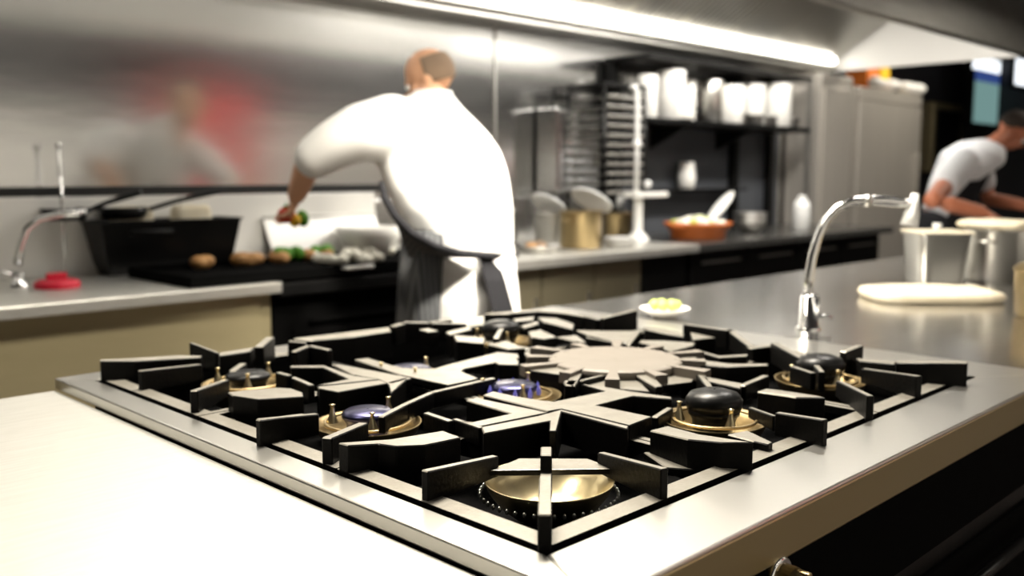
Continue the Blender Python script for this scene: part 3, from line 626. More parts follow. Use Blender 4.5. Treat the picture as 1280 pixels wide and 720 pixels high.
for k, x in enumerate((3.94, 4.58, 5.22, 5.86)):
    d = MB().box(x, 2.5, .16, x+.62, 2.519, T-.06).build('door', 'black', rc, bevel=.004)
    MB().box(x+.1, 2.487, T-.13, x+.52, 2.501, T-.115).build('handle', 'steel_dull', d)
MB().box(3.95, 2.6, 0, 6.45, 3.2, .12).build('plinth', 'soot', rc)
tag(MB().box(2.205, 3.262, T, 4.27, 3.284, T+.27).build('splash_panel', 'steel_wall', bevel=.003), 'grey steel splash panel behind the pots with tilted lids', 'splash panel')

def zpx(px, py, Y): return at(px, py, Y)
# pots with tilted lids
def pot(label, px, py, Y, r, h, m, lidtilt=None, liddir=1, lm='steel'):
    q = at(px, py, Y); s = thing('cooking_pot', label, 'pot', (q.x, Y, T), local=True)
    MB().lathe([(r*.93,0),(r,.006),(r*1.0,h-.008),(r*1.05,h),(r*1.02,h+.003),(r*.96,h-.008),(r*.94,.01),(.002,.008)], (0,0,0), 32).build('pot_body', m, s, smooth=True)
    for sg in (-1, 1):
        MB().tube([(sg*r,-.025,h*.75),(sg*(r+.025),-.02,h*.77),(sg*(r+.03),0,h*.77),(sg*(r+.025),.02,h*.77),(sg*r,.025,h*.75)], .005, 8).build('handle', m, s, smooth=True)
    if lidtilt is not None:
        l = MB().lathe([(r*1.05,0),(r*1.04,.008),(r*.7,.022),(r*.25,.030),(.002,.031)], (0,0,0), 32).build('lid', lm, s, smooth=True)
        l.location = (liddir*r*.55, -.02, h+.02+abs(math.sin(lidtilt))*r*.55); l.rotation_euler = (0, lidtilt, 0)
        k = MB().tube([(0,0,.03),(0,0,.045)], [.008,.014], 12).build('lid_knob', 'steel', l, smooth=True); k.matrix_parent_inverse = Matrix()
    return s
pot('brassy cooking pot with a lid tilted to the right, left of the white column', 726, 300, 2.74, .115, .20, 'bronze', .6, 1, 'plastic')
pot('dark cooking pot with a lid tilted left, nearest the standing chef', 690, 300, 3.05, .10, .18, 'steel_dull', .6, -1, 'plastic')
pot('brown cooking pot behind the brassy one, against the splash panel', 768, 297, 3.12, .11, .16, 'bronze')
q = at(672, 306, 2.72)
o = thing('frying_pan', 'dark frying pan low on the counter beside the chef', 'frying pan', (q.x,2.72,T), local=True)
MB().lathe([(.10,0),(.105,.002),(.125,.035),(.122,.036),(.10,.006),(.002,.005)], (0,0,0), 30).build('pan_body', 'steel_dull', o, smooth=True)
MB().tube([(-.12,.0,.03),(-.2,.02,.05),(-.30,.03,.055)], [.008,.008,.011], 8).build('handle', 'black', o, smooth=True)
for k, (dxx, z, m, nm) in enumerate(((-.05,.03,'chicken','brown'),(.03,.035,'hair','dark'),(.06,.03,'chicken','brown'))):
    tag(lump((q.x+dxx,2.72+.02*k,T+.028), (.035,.03,.022), 300+k).build('meat_piece', m, smooth=True), 'brown meat piece in the dark frying pan by the chef', 'meat piece', 'meat pieces in the frying pan')
# stacked plates
for k in range(6):
    q = at(776, 302, 2.62)
    tag(MB().lathe([(.04,0),(.06,.002),(.10,.012),(.10,.014),(.06,.006),(.002,.005)], (q.x,2.62,T+.008*k), 32).build('plate', 'porcelain', smooth=True), 'white plate in the low stack at the foot of the white column', 'plate', 'stacked white plates on the wall counter')
# pre-rinse column with white shelf head
q = at(797, 300, 2.86)
w = thing('rinse_column', 'tall white rinse column standing on the wall counter', 'rinse spray', (q.x,2.86,T), local=True)
zz = [at(797, y, 2.86).z-T for y in (245, 180, 120, 108)]
MB().lathe([(.07,0),(.065,.02),(.035,.05),(.028,.07),(.028,zz[0]-.01),(.034,zz[0]),(.002,zz[0]+.002)], (0,0,0), 24).build('base', 'porcelain', w, smooth=True)
MB().tube([(-.02,0,zz[0]-.01),(-.02,0,zz[1]),(-.022,0,zz[2]-.06),(-.03,0,zz[2]),(-.05,0,zz[3]),(-.08,0,zz[3]-.01)], .015, 12).build('riser', 'plastic', w, smooth=True)
MB().box(-.08,-.05,zz[0]-.008,.24,.05,zz[0]+.022).build('arm_shelf', 'porcelain', w, bevel=.006)
MB().ell((-.02,0,zz[1]-.0), (.026,.026,.03)).build('valve', 'plastic', w, smooth=True)
MB().ell((.02,-.055,zz[0]+.07), (.022,.022,.024)).build('knob', 'plastic', w, smooth=True)
# orange dish with food
q = at(872, 293, 2.72)
od = thing('orange_dish', 'wide terracotta orange dish piled with salad', 'dish', (q.x,2.72,T), local=True)
MB().lathe([(.16,0),(.17,.006),(.175,.05),(.20,.075),(.215,.10),(.21,.103),(.18,.08),(.16,.06),(.15,.012),(.002,.010)], (0,0,0), 40).build('dish_body', 'orange', od, smooth=True)
for sg in (-1, 1):
    MB().tube([(sg*.205,-.04,.085),(sg*.245,-.03,.088),(sg*.25,0,.09),(sg*.245,.03,.088),(sg*.205,.04,.085)], .010, 8).build('handle', 'orange', od, smooth=True)
for k in range(22):
    a = random.uniform(0,6.28); rr = .14*math.sqrt(random.random())
    tag(lump((q.x+rr*math.cos(a), 2.72+rr*math.sin(a), T+.095+.035*(1-rr/.15)), (.045,.03,.022), 400+k).build('salad_leaf' if k % 4 else 'lime_wedge', 'onion' if k % 4 else 'lime', smooth=True),
        'pale leaf heaped in the terracotta orange dish' if k % 4 else 'lime green wedge heaped in the terracotta orange dish', 'salad leaf' if k % 4 else 'lime wedge', 'salad in the orange dish' if k % 4 else 'lime wedges in the orange dish')
q2 = at(905, 262, 2.86)
sp = thing('serving_scoop', 'big white scoop leaning out of the orange dish', 'scoop', (q2.x,2.80,T+.12))
a0 = at(885, 278, 2.78); a1 = at(915, 240, 2.84)
mid = (a0+a1)/2; dirv = (a1-a0).normalized()
Rm = dirv.to_track_quat('Z', 'Y').to_matrix()
MB().ell(mid, (.045,.018,(a1-a0).length/2*1.05), 18, 10, Rm).build('scoop_blade', 'porcelain', sp, smooth=True)
MB().tube([tuple(a0), tuple(a0-dirv*.04)], .01, 10).build('handle', 'plastic', sp, smooth=True)
# glass bowls stack
for k in range(3):
    q = at(940, 288, 2.78)
    tag(MB().lathe([(.05,0),(.055,.003),(.10,.05),(.115,.085),(.112,.086),(.095,.052),(.05,.008),(.002,.006)], (q.x,2.80,T+.028*k), 32).build('glass_bowl', 'steel_dull', smooth=True),
        ['lowest grey bowl nested right of the orange dish','middle grey bowl nested right of the orange dish','topmost grey bowl nested right of the orange dish'][k], 'bowl', 'nested grey bowls')
# white bottles
def bottle(label, px, py, Y, r, h, z=T, m='plastic', nm='squeeze_bottle'):
    q = at(px, py, Y); b = thing(nm, label, 'bottle', (q.x,Y,z), local=True)
    MB().lathe([(r*.9,0),(r,.006),(r,h*.72),(r*.85,h*.82),(r*.42,h*.9),(r*.4,h*.92),(.002,h*.92)], (0,0,0), 24).build('bottle_body', m, b, smooth=True)
    MB().lathe([(r*.5,h*.9),(r*.5,h*.97),(r*.35,h),(.002,h)], (0,0,0), 20).build('cap', m, b, smooth=True)
    return b
bottle('white bottle standing alone near the fridge end of the wall counter', 1001, 285, 2.70, .062, .25)
jz = at(858, 236, 3.20).z
# small ledge with jug
lg = thing('wall_ledge', 'narrow dark ledge on the slate splashback under the white jug', 'ledge', (5.0,3.22,jz))
MB().box(4.32, 3.14, jz-.02, 5.6, 3.284, jz).build('ledge_board', 'black', lg, bevel=.003)
q = at(858,230,3.20)
jg = thing('jug', 'white jug on the narrow ledge below the shelf', 'jug', (q.x,3.20,jz), local=True)
MB().lathe([(.05,0),(.058,.004),(.064,.08),(.052,.17),(.056,.185),(.05,.186),(.046,.17),(.05,.01),(.002,.008)], (0,0,0), 26).build('jug_body', 'porcelain', jg, smooth=True)
MB().tube([(.05,0,.15),(.09,0,.14),(.09,0,.07),(.058,0,.05)], .008, 8).build('handle', 'porcelain', jg, smooth=True)
# tray rack
q0 = at(738, 240, 3.05); q1 = at(788, 240, 3.05); zt0 = at(760,238,3.05).z; zt1 = at(760,106,3.05).z
rk = thing('tray_rack', 'tall dark wire rack of steel trays beside the white column', 'tray rack', ((q0.x+q1.x)/2,3.1,T))
for x in (q0.x, q1.x):
    for y in (2.95, 3.24):
        MB().tube([(x,y,T),(x,y,zt1)], .010, 8).build('upright', 'black', rk, smooth=True)
MB().box(q0.x-.01, 2.94, zt1-.02, q1.x+.01, 3.25, zt1).build('top_frame', 'black', rk, bevel=.003)
n = 11
for k in range(n):
    z = zt0-.02+(zt1-.07-zt0)*k/(n-1)
    for x in (q0.x+.012, q1.x-.012): MB().box(x-.008, 2.95, z-.012, x+.008, 3.24, z-.002).build('runner', 'black', rk)
    t = MB().box(q0.x+.022, 2.945, z, q1.x-.022, 3.235, z+.006).box(q0.x+.022, 2.935, z, q1.x-.022, 2.946, z+.020)
    tag(t.build('tray', 'steel_dull', bevel=.002), 'steel tray slid into the tall dark wire rack', 'tray', 'steel trays in the wire rack')
# electrical / small panel left of rack
q0 = at(674, 240, 3.26); q1 = at(728, 140, 3.26)
pn = thing('wall_cabinet', 'grey steel wall cabinet left of the tall tray rack', 'cabinet', ((q0.x+q1.x)/2,3.2,q0.z))
MB().box(q0.x, 3.12, q0.z, q1.x, 3.284, q1.z).build('body', 'steel_wall', pn, bevel=.006)
MB().box(q0.x+.015, 3.108, q0.z+.015, q1.x-.015, 3.119, q1.z-.015).build('door', 'steel_wall', pn, bevel=.004)
MB().box(q1.x-.05, 3.09, q0.z+.15, q1.x-.035, 3.109, q0.z+.25).build('handle', 'steel_dull', pn)
# shelf bay
SY0, SY1 = 2.92, 3.283
s0 = at(811,147,SY0); s1 = at(1014,160,SY0)
zs = T+.755
sh = thing('crockery_shelf', 'long black shelf bay of white crockery left of the fridges', 'shelf', ((s0.x+s1.x)/2,3.1,zs))
MB().box(s0.x, SY0, zs-.035, s1.x, SY1, zs).build('shelf_board', 'black', sh, bevel=.003)
MB().box(s0.x, SY0, zs+.36, s1.x, SY1, zs+.385).build('top_board', 'black', sh, bevel=.003)
for x in (s0.x+.02, (s0.x+s1.x)/2+.45, s1.x-.06): MB().box(x, SY1-.06, T+.001, x+.06, SY1, zs+.36).build('upright', 'black', sh, bevel=.003)
MB().box(s1.x-.03, SY0, T+.001, s1.x, SY0+.03, zs+.36).build('upright', 'steel_dull', sh, bevel=.003)
for x in (s0.x+.5, s0.x+1.3):
    MB().add([(x,SY1,zs-.036),(x+.02,SY1,zs-.036),(x+.02,SY1,zs-.18),(x,SY1,zs-.18),(x,SY0+.06,zs-.036),(x+.02,SY0+.06,zs-.036)], [(0,1,2,3),(0,4,5,1),(3,2,5,4),(0,3,4),(1,5,2)]).build('bracket', 'black', sh)
def canister(label, px, wpx, ypx, Y, m='porcelain', kind='canister', lid=True):
    q = at(px, ypx, Y); ql = at(px-wpx/2, ypx, Y); qr = at(px+wpx/2, ypx, Y); r = abs((qr-ql).dot(rt))/2; h = max(.05, q.z-zs)
    b = thing('canister', label, kind, (q.x,Y,zs), local=True)
    MB().lathe([(r*.9,0),(r,.006),(r,h*.9),(r*.96,h*.93),(.002,h*.93)], (0,0,0), 24).build('canister_body', m, b, smooth=True)
    MB().lathe([(r*1.03,h*.90),(r*1.03,h*.97),(r*.9,h),(.002,h)], (0,0,0), 24).build('lid', m, b, smooth=True)
canister('slim white canister at the left end of the black shelf', 810, 22, 94, 3.05)
canister('tallest white canister on the black shelf, second from its left end', 839, 30, 88, 3.05)
canister('small white canister behind the tallest one on the black shelf', 858, 20, 100, 3.14)
canister('grey steel canister at the middle of the black shelf', 889, 24, 100, 3.08, 'steel')
canister('squat white canister right of the grey steel one', 914, 26, 107, 3.03)
canister('short white canister in the right half of the black shelf', 939, 26, 106, 3.08)
canister('white lidded tub near the right end of the black shelf', 970, 28, 105, 3.05)
for k in range(5):
    q = at(852, 135, 2.98)
    tag(MB().lathe([(.05,0),(.07,.003),(.115,.014),(.115,.017),(.07,.008),(.002,.006)], (q.x+.01,3.04-.005*(k%2)-.02,zs+.010*k), 28).build('plate', 'porcelain', smooth=True) if False else
        MB().lathe([(.03,0),(.05,.003),(.075,.014),(.075,.017),(.05,.008),(.002,.006)], (q.x+.02,2.985,zs+.010*k), 28).build('plate', 'porcelain', smooth=True), 'small white plate in the stack before the tall canisters', 'plate', 'small plates on the black shelf')
for k, px in enumerate((925, 944, 962, 990)):
    q = at(px, 150, 2.98)
    o = thing('saucepan', ['dark saucepan, first from the left at the shelf front','dark saucepan, second from the left at the shelf front','dark saucepan, third from the left at the shelf front','dark saucepan beside the right end of the shelf'][k], 'saucepan', (q.x,2.99,zs), local=True)
    MB().lathe([(.055,0),(.06,.003),(.062,.07),(.066,.075),(.06,.075),(.056,.006),(.002,.005)], (0,0,0), 24).build('pan_body', 'steel_dull', o, smooth=True)
    MB().tube([(0,-.055,.055),(.0,-.0655,.058)], .008, 8).build('handle', 'black', o, smooth=True)

# tall fridges
def fridge(label, x0, x1, y0, top, hinge, m='fridge'):
    f = thing('fridge', label, 'fridge', ((x0+x1)/2, y0+.4, 0))
    MB().box(x0, y0+.04, .12, x1, y0+.80, top).build('body', m, f, bevel=.008)
    d = MB().box(x0+.01, y0, .2, x1-.01, y0+.038, top-.12).build('door', m, f, bevel=.008)
    hx = x1-.10 if hinge else x0+.06
    MB().box(hx, y0-.035, 1.0, hx+.03, y0-.005, 1.5).box(hx,y0-.01,1.0,hx+.03,y0+.0,1.03).box(hx,y0-.01,1.47,hx+.03,y0,1.5).build('handle', 'steel', d, bevel=.004)
    MB().box(x0+.01, y0+.005, top-.11, x1-.01, y0+.038, top-.01).build('vent_panel', m, f, bevel=.004)
    for fx in (x0+.05, x1-.05): MB().tube([(fx,y0+.1,0),(fx,y0+.1,.125)], .02).build('foot', 'black', f)
    for fx in (x0+.05, x1-.05): MB().tube([(fx,y0+.7,0),(fx,y0+.7,.125)], .02).build('foot', 'black', f)
a = at(1018,200,2.72); b_ = at(1064,200,2.72)
q0 = at(1070,200,2.62); q1 = at(1148,200,2.62)
sp_ = thing('steel_partition', 'tall steel end panel between the shelf bay and the fridge', 'panel', (6.6,3.1,0))
a = at(1020,200,2.99); b_ = at(1066,200,2.99)
MB().box(a.x+.04, 2.99, .0, 6.945, 3.283, 2.10).build('panel_body', 'fridge', sp_, bevel=.006)
MB().box(a.x+.08, 2.975, .15, 6.93, 2.989, 2.0).build('door', 'fridge', sp_, bevel=.004)
q0 = at(1072,200,2.99); q1 = at(1150,200,2.99)
ft_ = at(1110, 112, 2.99).z
fridge('tall brushed steel fridge beyond the shelf bay, boxes on its top', q0.x, q1.x, 2.99, ft_, True)
fx = q0.x; 
def bx_on(name, label, cat, pa, pb, Y, d, m, z0=None):
    A = at(pa[0], pa[1], Y); B = at(pb[0], pb[1], Y)
    return tag(MB().box(A.x, Y, z0 if z0 else min(A.z,B.z), B.x, Y+d, max(A.z,B.z)).build(name, m, bevel=.006), label, cat)
bx_on('carton', 'orange carton on top of the fridge, left of the yellow one', 'carton', (1084,108), (1099,83), 3.1, .2, 'orangebox', ft_)
bx_on('carton', 'yellow carton on top of the fridge beside the orange one', 'carton', (1100,108), (1113,84), 3.12, .2, 'yellow', ft_)
for k, (px, r) in enumerate(((1096,.09),(1114,.12),(1135,.10),(1150,.09))):
    q = at(px, 104, 3.05)
    tag(lump((q.x,3.06+.02*(k%2),ft_+.055), (r,.08,.055), 600+k).build('cloth_bundle', 'white', smooth=True), ['white cloth bundle on the fridge before the orange carton','largest white cloth bundle, at the middle of the fridge top','white cloth bundle second from the right on the fridge','white cloth bundle at the right end of the fridge top'][k], 'cloth bundle', 'white cloth bundles on the fridge')
# green-grey door beyond and lit notice boards
A = at(1152,165,3.93); B = at(1188,165,3.93)
dg = thing('wall_cabinet', 'dim olive cabinet on the dark wall behind the bending cook', 'cabinet', (A.x,3.8,1.5))
zA = at(1170,130,3.93).z; zB = at(1170,215,3.93).z
MB().box(A.x, 3.8, zB, B.x, 3.945, zA).build('body', 'beige', dg, bevel=.01)
MB().box(A.x+.08, 3.785, zB+.08, B.x-.08, 3.799, zA-.08).build('door', 'black', dg, bevel=.006)
# lit sign on the right
A = at(1217,155,3.5); B = at(1259,74,3.5)
sg = thing('order_screen', 'lit blue-green order screen hanging above the bending cook', 'screen', ((A.x+B.x)/2,3.5,A.z))
zz = [at(1238,y,3.5).z for y in (155,104,98,90,74)]
MB().box(A.x-.02, 3.51, zz[0]-.02, B.x+.02, 3.60, zz[4]+.02).build('housing', 'black', sg, bevel=.005)
MB().box(A.x, 3.50, zz[0], B.x, 3.512, zz[1]).build('lower_panel', 'screen', sg)
MB().box(A.x, 3.50, zz[1], B.x, 3.512, zz[3]).build('blue_band', 'screen3', sg)
MB().box(A.x-.1, 3.50, zz[3], B.x-.1, 3.513, zz[4]).build('white_header', 'screen2', sg)
MB().tube([((A.x+B.x)/2,3.55,zz[4]),((A.x+B.x)/2,3.55,2.95)], .015).build('hanger', 'black', sg)
wl = thing('work_light', 'small bright wall light at the far right edge', 'lamp', (10.9,2.6,2))
q = at(1277,80,3.2)
MB().box(q.x-.25,3.2,q.z-.3,q.x+.25,3.26,q.z+.1).build('housing', 'black', wl, bevel=.01) 
MB().box(q.x-.2,3.19,q.z-.25,q.x+.2,3.2,q.z+.05).build('lens', 'screen2', wl)
MB().tube([(q.x,3.23,q.z+.1),(q.x,3.23,2.95)], .015).build('hanger', 'black', wl)

# ================================================================== extraction hood
hd = thing('extraction_hood', 'long stainless extraction hood with ribbed filters and bright light strip', 'hood', (3,2.5,2.15))
HX0, HX1, HYF, HYR, HZ = -1.2, 6.83, 1.62, 3.27, T+1.26
# outer skirt front, rear, left end
MB().box(HX0, HYF-.02, HZ-.01, HX1+.02, HYF, HZ+.62).build('front_skirt', 'steel_dull', hd, bevel=.003)
MB().box(HX0, HYF, HZ-.012, HX1, HYF+.05, HZ+.018).build('front_gutter', 'steel', hd, bevel=.003)
MB().box(HX0, HYF-.02, HZ+.62, HX1+.02, HYR, HZ+.64).build('hood_roof', 'steel_dull', hd)
MB().box(HX1, HYF, HZ-.01, HX1+.02, HYR, HZ+.62).build('end_panel', 'satin', hd, bevel=.003)
MB().box(HX0, HYF, HZ-.01, HX0+.02, HYR, HZ+.62).build('end_panel', 'steel_top', hd, bevel=.003)
MB().box(HX0, HYR-.16, HZ-.02, HX1, HYR+.01, HZ+.02).build('rear_gutter', 'steel_dull', hd, bevel=.004)
# ribbed filter bank: rear-low to front-high, one mesh per filter cassette
fy0, fz0, fy1, fz1 = HYR-.17, HZ+.10, 2.30, HZ+.60
nf = 14
for k in range(nf):
    xa = HX0+.03+(HX1-HX0-.06)*k/nf; xb = HX0+.03+(HX1-HX0-.06)*(k+1)/nf-.012
    mb = MB(); d = V((0, fy1-fy0, fz1-fz0)); nrm = V((0, -(fz1-fz0), (fy1-fy0))).normalized()*-1
    if nrm.z > 0: nrm = -nrm
    nr = 10
    for j in range(nr):
        u0 = xa+(xb-xa)*j/nr; u1 = u0+(xb-xa)/nr*.5
        P = []
        for off in (0, .04):
            for (u, t) in ((u0,0),(u1,0),(u1,1),(u0,1)):
                p = V((u, fy0, fz0))+d*t+nrm*off; P.append(tuple(p))
        mb.hexa(P)
    P = []
    for off in (-.01, .002):
        for (u, t) in ((xa,0),(xb,0),(xb,1),(xa,1)): P.append(tuple(V((u, fy0, fz0))+d*t+nrm*off))
    mb.hexa(P)
    mb.build('filter_cassette', 'steel', hd)
# light strip along the foot of the filters
MB().box(HX0+.03, HYR-.21, HZ+.02, HX1-.02, HYR-.10, HZ+.035).build('light_tray', 'steel_top', hd)
for k in range(6):
    xa = HX0+.1+k*1.31; 
    MB().tube([(xa, HYR-.225, HZ+.062), (xa+1.24, HYR-.225, HZ+.062)], .030, 14).build('light_tube', 'lamp', hd, smooth=True)
for k in (3, 4):
    xa = .2+k*1.35
    MB().tube([(xa, HYF+.09, HZ+.12), (xa+1.2, HYF+.09, HZ+.12)], .02, 12).build('light_tube', 'softlamp', hd, smooth=True)

# services under the dark ceiling
du = thing('ceiling_duct', 'dark ventilation duct running under the ceiling at top right', 'duct', (6,.8,2.7))
MB().box(3.0, .7, 2.55, 11.9, 1.15, 2.85).build('duct_body', 'steel_dull', du, bevel=.01)
for x in range(3, 12, 1): MB().box(x+.3, .69, 2.54, x+.34, 1.16, 2.86).build('duct_flange', 'rubber', du)
for x in (4, 7, 10): MB().tube([(x,.9,2.85),(x,.9,2.95)], .02).build('hanger', 'black', du)

# ================================================================== people
def ring(c, a, b, ax, n=24, tilt=None, p=1.0):
    ax = V(ax).normalized(); up = V(tilt).normalized() if tilt else V((0,0,1)); bx = up.cross(ax).normalized()
    q = []
    for k in range(n):
        t = 2*PI*k/n; cx_, sx = math.cos(t), math.sin(t)
        q.append(V(c)+ax*a*abs(cx_)**p*(1 if cx_ > 0 else -1)+bx*b*abs(sx)**p*(1 if sx > 0 else -1))
    return q
def limb(mb, pts, rs, n=14):
    pts = [V(p) for p in pts]; P = []; Rr = []
    for i in range(len(pts)-1):
        for t in (0, .33, .66):
            P.append(pts[i].lerp(pts[i+1], t)); Rr.append(rs[i]+(rs[i+1]-rs[i])*t)
    P.append(pts[-1]); Rr.append(rs[-1])
    mb.tube(P, Rr, n)
    for p, r in zip(pts, rs): mb.ell(p, r*.99, 14, 10)
def hand(mb, wrist, d, palm, s=1.0, curl=.9, side=1):
    """palm, four unequal bent fingers and a side thumb"""
    d = V(d).normalized(); palm = V(palm); palm = (palm-d*palm.dot(d)).normalized(); sd = d.cross(palm)*side
    wrist = V(wrist); R = Matrix((sd, d, palm)).transposed()
    mb.ell(wrist+d*.045*s, (.040*s, .052*s, .016*s), 16, 10, R); limb(mb, [wrist-d*.01, wrist+d*.03*s], [.025*s, .024*s])
    for k, (o, L) in enumerate(((-.030,.070),(-.010,.080),(.010,.075),(.029,.060))):
        p = wrist+sd*o*s+d*.088*s; dd = d.copy(); P = [wrist+sd*o*s*.8+d*.05*s, p]
        for j, f in enumerate((.45, .32, .26)):
            ang = curl*(.45+.35*j); dd = (dd*math.cos(ang)+palm*math.sin(ang)).normalized() if j == 0 else (Matrix.Rotation(curl*.55, 3, d.cross(palm).normalized())@dd)
            p = p+dd*L*f*s; P.append(p)
        limb(mb, P, [.0095*s, .009*s, .0085*s, .008*s, .007*s], 10)
    t0 = wrist+d*.025*s-sd*.028*s; t1 = t0+(d*.5-sd*.75+palm*.35).normalized()*.036*s; t2 = t1+(d*.75-sd*.05+palm*.65).normalized()*.032*s; t3 = t2+(d*.6+sd*.3+palm*.7).normalized()*.026*s
    limb(mb, [t0, t1, t2, t3], [.014*s, .012*s, .010*s, .009*s], 10)
def head(mb, c, face, up=(0,0,1), s=1.0):
    """skull, brow, nose, mouth, chin and ears; returns rotation"""
    f = V(face).normalized(); u = V(up); u = (u-f*u.dot(f)).normalized(); r = f.cross(u)
    R = Matrix((r, f, u)).transposed(); c = V(c)
    def P(x, y, z): return c+R@V((x*s, y*s, z*s))
    mb.ell(P(0,-.012,.022), (.076*s,.094*s,.090*s), 24, 16, R)          # cranium
    mb.ell(P(0,.018,-.035), (.062*s,.072*s,.078*s), 20, 14, R)          # face
    mb.ell(P(0,.052,-.088), (.026*s,.024*s,.022*s), 14, 10, R)          # chin
    mb.ell(P(0,.076,.012), (.046*s,.014*s,.010*s), 14, 8, R)            # brow
    mb.loft([[P(-.008,.080,.006),P(.008,.080,.006),P(.008,.070,.0),P(-.008,.070,.0)],[P(-.016,.088,-.036),P(.016,.088,-.036),P(.014,.066,-.04),P(-.014,.066,-.04)]])
    mb.ell(P(0,.100,-.032), (.011*s,.014*s,.011*s), 12, 8, R)           # nose tip
    mb.ell(P(0,.082,-.060), (.024*s,.010*s,.006*s), 14, 8, R); mb.ell(P(0,.080,-.069), (.020*s,.010*s,.006*s), 14, 8, R)
    for q in (-1, 1):
        mb.ell(P(q*.077,-.005,-.012), (.009*s,.020*s,.030*s), 12, 10, R); mb.ell(P(q*.050,.052,-.028), (.018*s,.02*s,.02*s), 12, 8, R)
    return R, P
def eyes(P, parent, s=1.0):
    for q in (-1, 1):
        MB().ell(P(q*.030,.080,-.006), .0105*s, 14, 10).build('eye', 'porcelain', parent, smooth=True)

# ---- standing chef, seen from behind, leaning left over the griddle
chef = thing('person', 'person in white short-sleeved jacket and striped apron, leaning left over the griddle', 'person', (1.80, 2.04, 0))
DPT = lambda P: (V(P)-CAM).dot(fw)
def seen(px, py, Y): return at(px, py, Y)
FX = V((.94, -.34, 0))                        # shoulder line
FWD = V((.34, .94, 0))
rows = [ # y px, left px, right px, Y plane, half depth
 (318,533,641,1.98,.150),(305,524,642,1.98,.155),(288,512,643,1.99,.160),(262,496,643,2.00,.165),(238,484,641,2.02,.165),(212,474,637,2.05,.160),(188,464,629,2.08,.150),(166,456,614,2.12,.135),(148,462,596,2.15,.115),(134,482,581,2.17,.090),(124,503,572,2.19,.070),(117,514,567,2.20,.058)]
rings = []
for y, l, r_, Y, b in rows:
    c = seen((l+r_)/2, y, Y); a = (r_-l)/2/FPX*DPT(c)*1.02; rings.append(ring(c, a, b, FX, 28))
jk = MB().loft(rings)
shL = seen(462,158,2.15); elL = seen(388,200,2.32); wrL = seen(371,243,2.47)
ax1 = (elL-shL)
limb(jk, [seen(490,160,2.13), seen(452,166,2.17), seen(420,180,2.23), seen(394,197,2.29)], [.125,.108,.092,.080], 18)
shR = seen(585,166,2.14)+V((0,.02,0)); elR = shR+V((.10,.20,-.24)); wrR = elR+V((.06,.22,-.10))
limb(jk, [shR+V((-.03,0,-.02)), shR.lerp(elR,.5), shR.lerp(elR,.9)], [.085,.08,.075], 18)
jk.build('jacket', 'white', chef, remesh=.014)
MB().loft([ring(seen(541,121,2.20), .080, .070, FX, 24), ring(seen(541,114,2.21), .078, .068, FX, 24), ring(seen(541,113,2.21), .068, .058, FX, 24), ring(seen(541,121,2.20), .068, .058, FX, 24)], cap=False).build('collar', 'white', chef, smooth=True)
bd = MB()
hc = seen(535, 99, 2.27)
face = V((-.62, .70, -.35))
Rh, Ph = head(bd, hc, face, (-.1,.1,1), 1.04)
hips = seen(578, 345, 2.0); chest = seen(556, 200, 2.08); neck = seen(541, 122, 2.2)
limb(bd, [hips, hips.lerp(chest,.5), chest, neck+V((0,.02,-.06))], [.13,.12,.11,.045])
limb(bd, [neck+V((0,.02,-.05)), neck+V((0,.01,0)), hc+V((.0,-.01,-.03))], [.050,.052,.056])
limb(bd, [chest+V((0,0,.08)), shL, elL, wrL], [.05,.064,.054,.036])
limb(bd, [chest+V((0,0,.08)), shR, elR, wrR], [.05,.058,.047,.030])
ankL = V((1.62,1.98,.10)); ankR = V((1.98,1.94,.10))
hipL = hips-FX*.10; hipR = hips+FX*.10
hipL.z = hipR.z = .90; knL = hipL.lerp(ankL,.5)+V((.01,.05,0)); knR = hipR.lerp(ankR,.5)+V((.01,.05,0))
for h_, k_, a_ in ((hipL,knL,ankL),(hipR,knR,ankR)): limb(bd, [h_, k_, a_], [.070,.048,.036])
hd_dir = (seen(362,268,2.55)-wrL).normalized()
hand(bd, wrL, hd_dir, (-.5,.2,.1), 1.0, .75, 1)
hand(bd, wrR, (-.5,.4,-.5), (-.3,.2,-.8), 1.0, .6, -1)
bd.build('body', 'skin', chef, remesh=.0055)
# cropped hair cap round the back and sides of the head
def hair_band(P, r_, m, par, t0_, t1_, a0, a1):
    out = []
    for j in range(10):
        th = t0_+(t1_-t0_)*j/9
        out.append([P((.078+r_)*math.sin(th)*math.cos(a), -.014+(.094+r_)*math.sin(th)*math.sin(a), .022+(.090+r_)*math.cos(th)) for a in [a0+(a1-a0)*k/30 for k in range(31)]])
    inn = [[q.lerp(P(0,-.014,.022), .05) for q in r__] for r__ in out]
    MB().loft(out, cap=False, closed=False).loft(inn, cap=False, closed=False).build('hair', m, par, smooth=True)
hair_band(Ph, .006, 'hair', chef, 1.0, 2.12, PI-.1, 2*PI+.1)
eyes(Ph, chef, 1.04)
# trousers
tr = MB()
wa = [(V((hips.x,hips.y,1.06)),.20,.155),(V((hips.x,hips.y,.95)),.215,.165),(V((hips.x,hips.y,.84)),.215,.160),(V((hips.x,hips.y,.70)),.19,.12)]
tr.loft([ring(c, a, b, FX, 24) for c, a, b in wa])
for h_, k_, a_ in ((hipL,knL,ankL),(hipR,knR,ankR)): limb(tr, [h_+V((0,0,-.02)), k_, a_+V((0,0,.02))], [.122,.100,.085], 18)
tr.build('trousers', 'white', chef, remesh=.014)
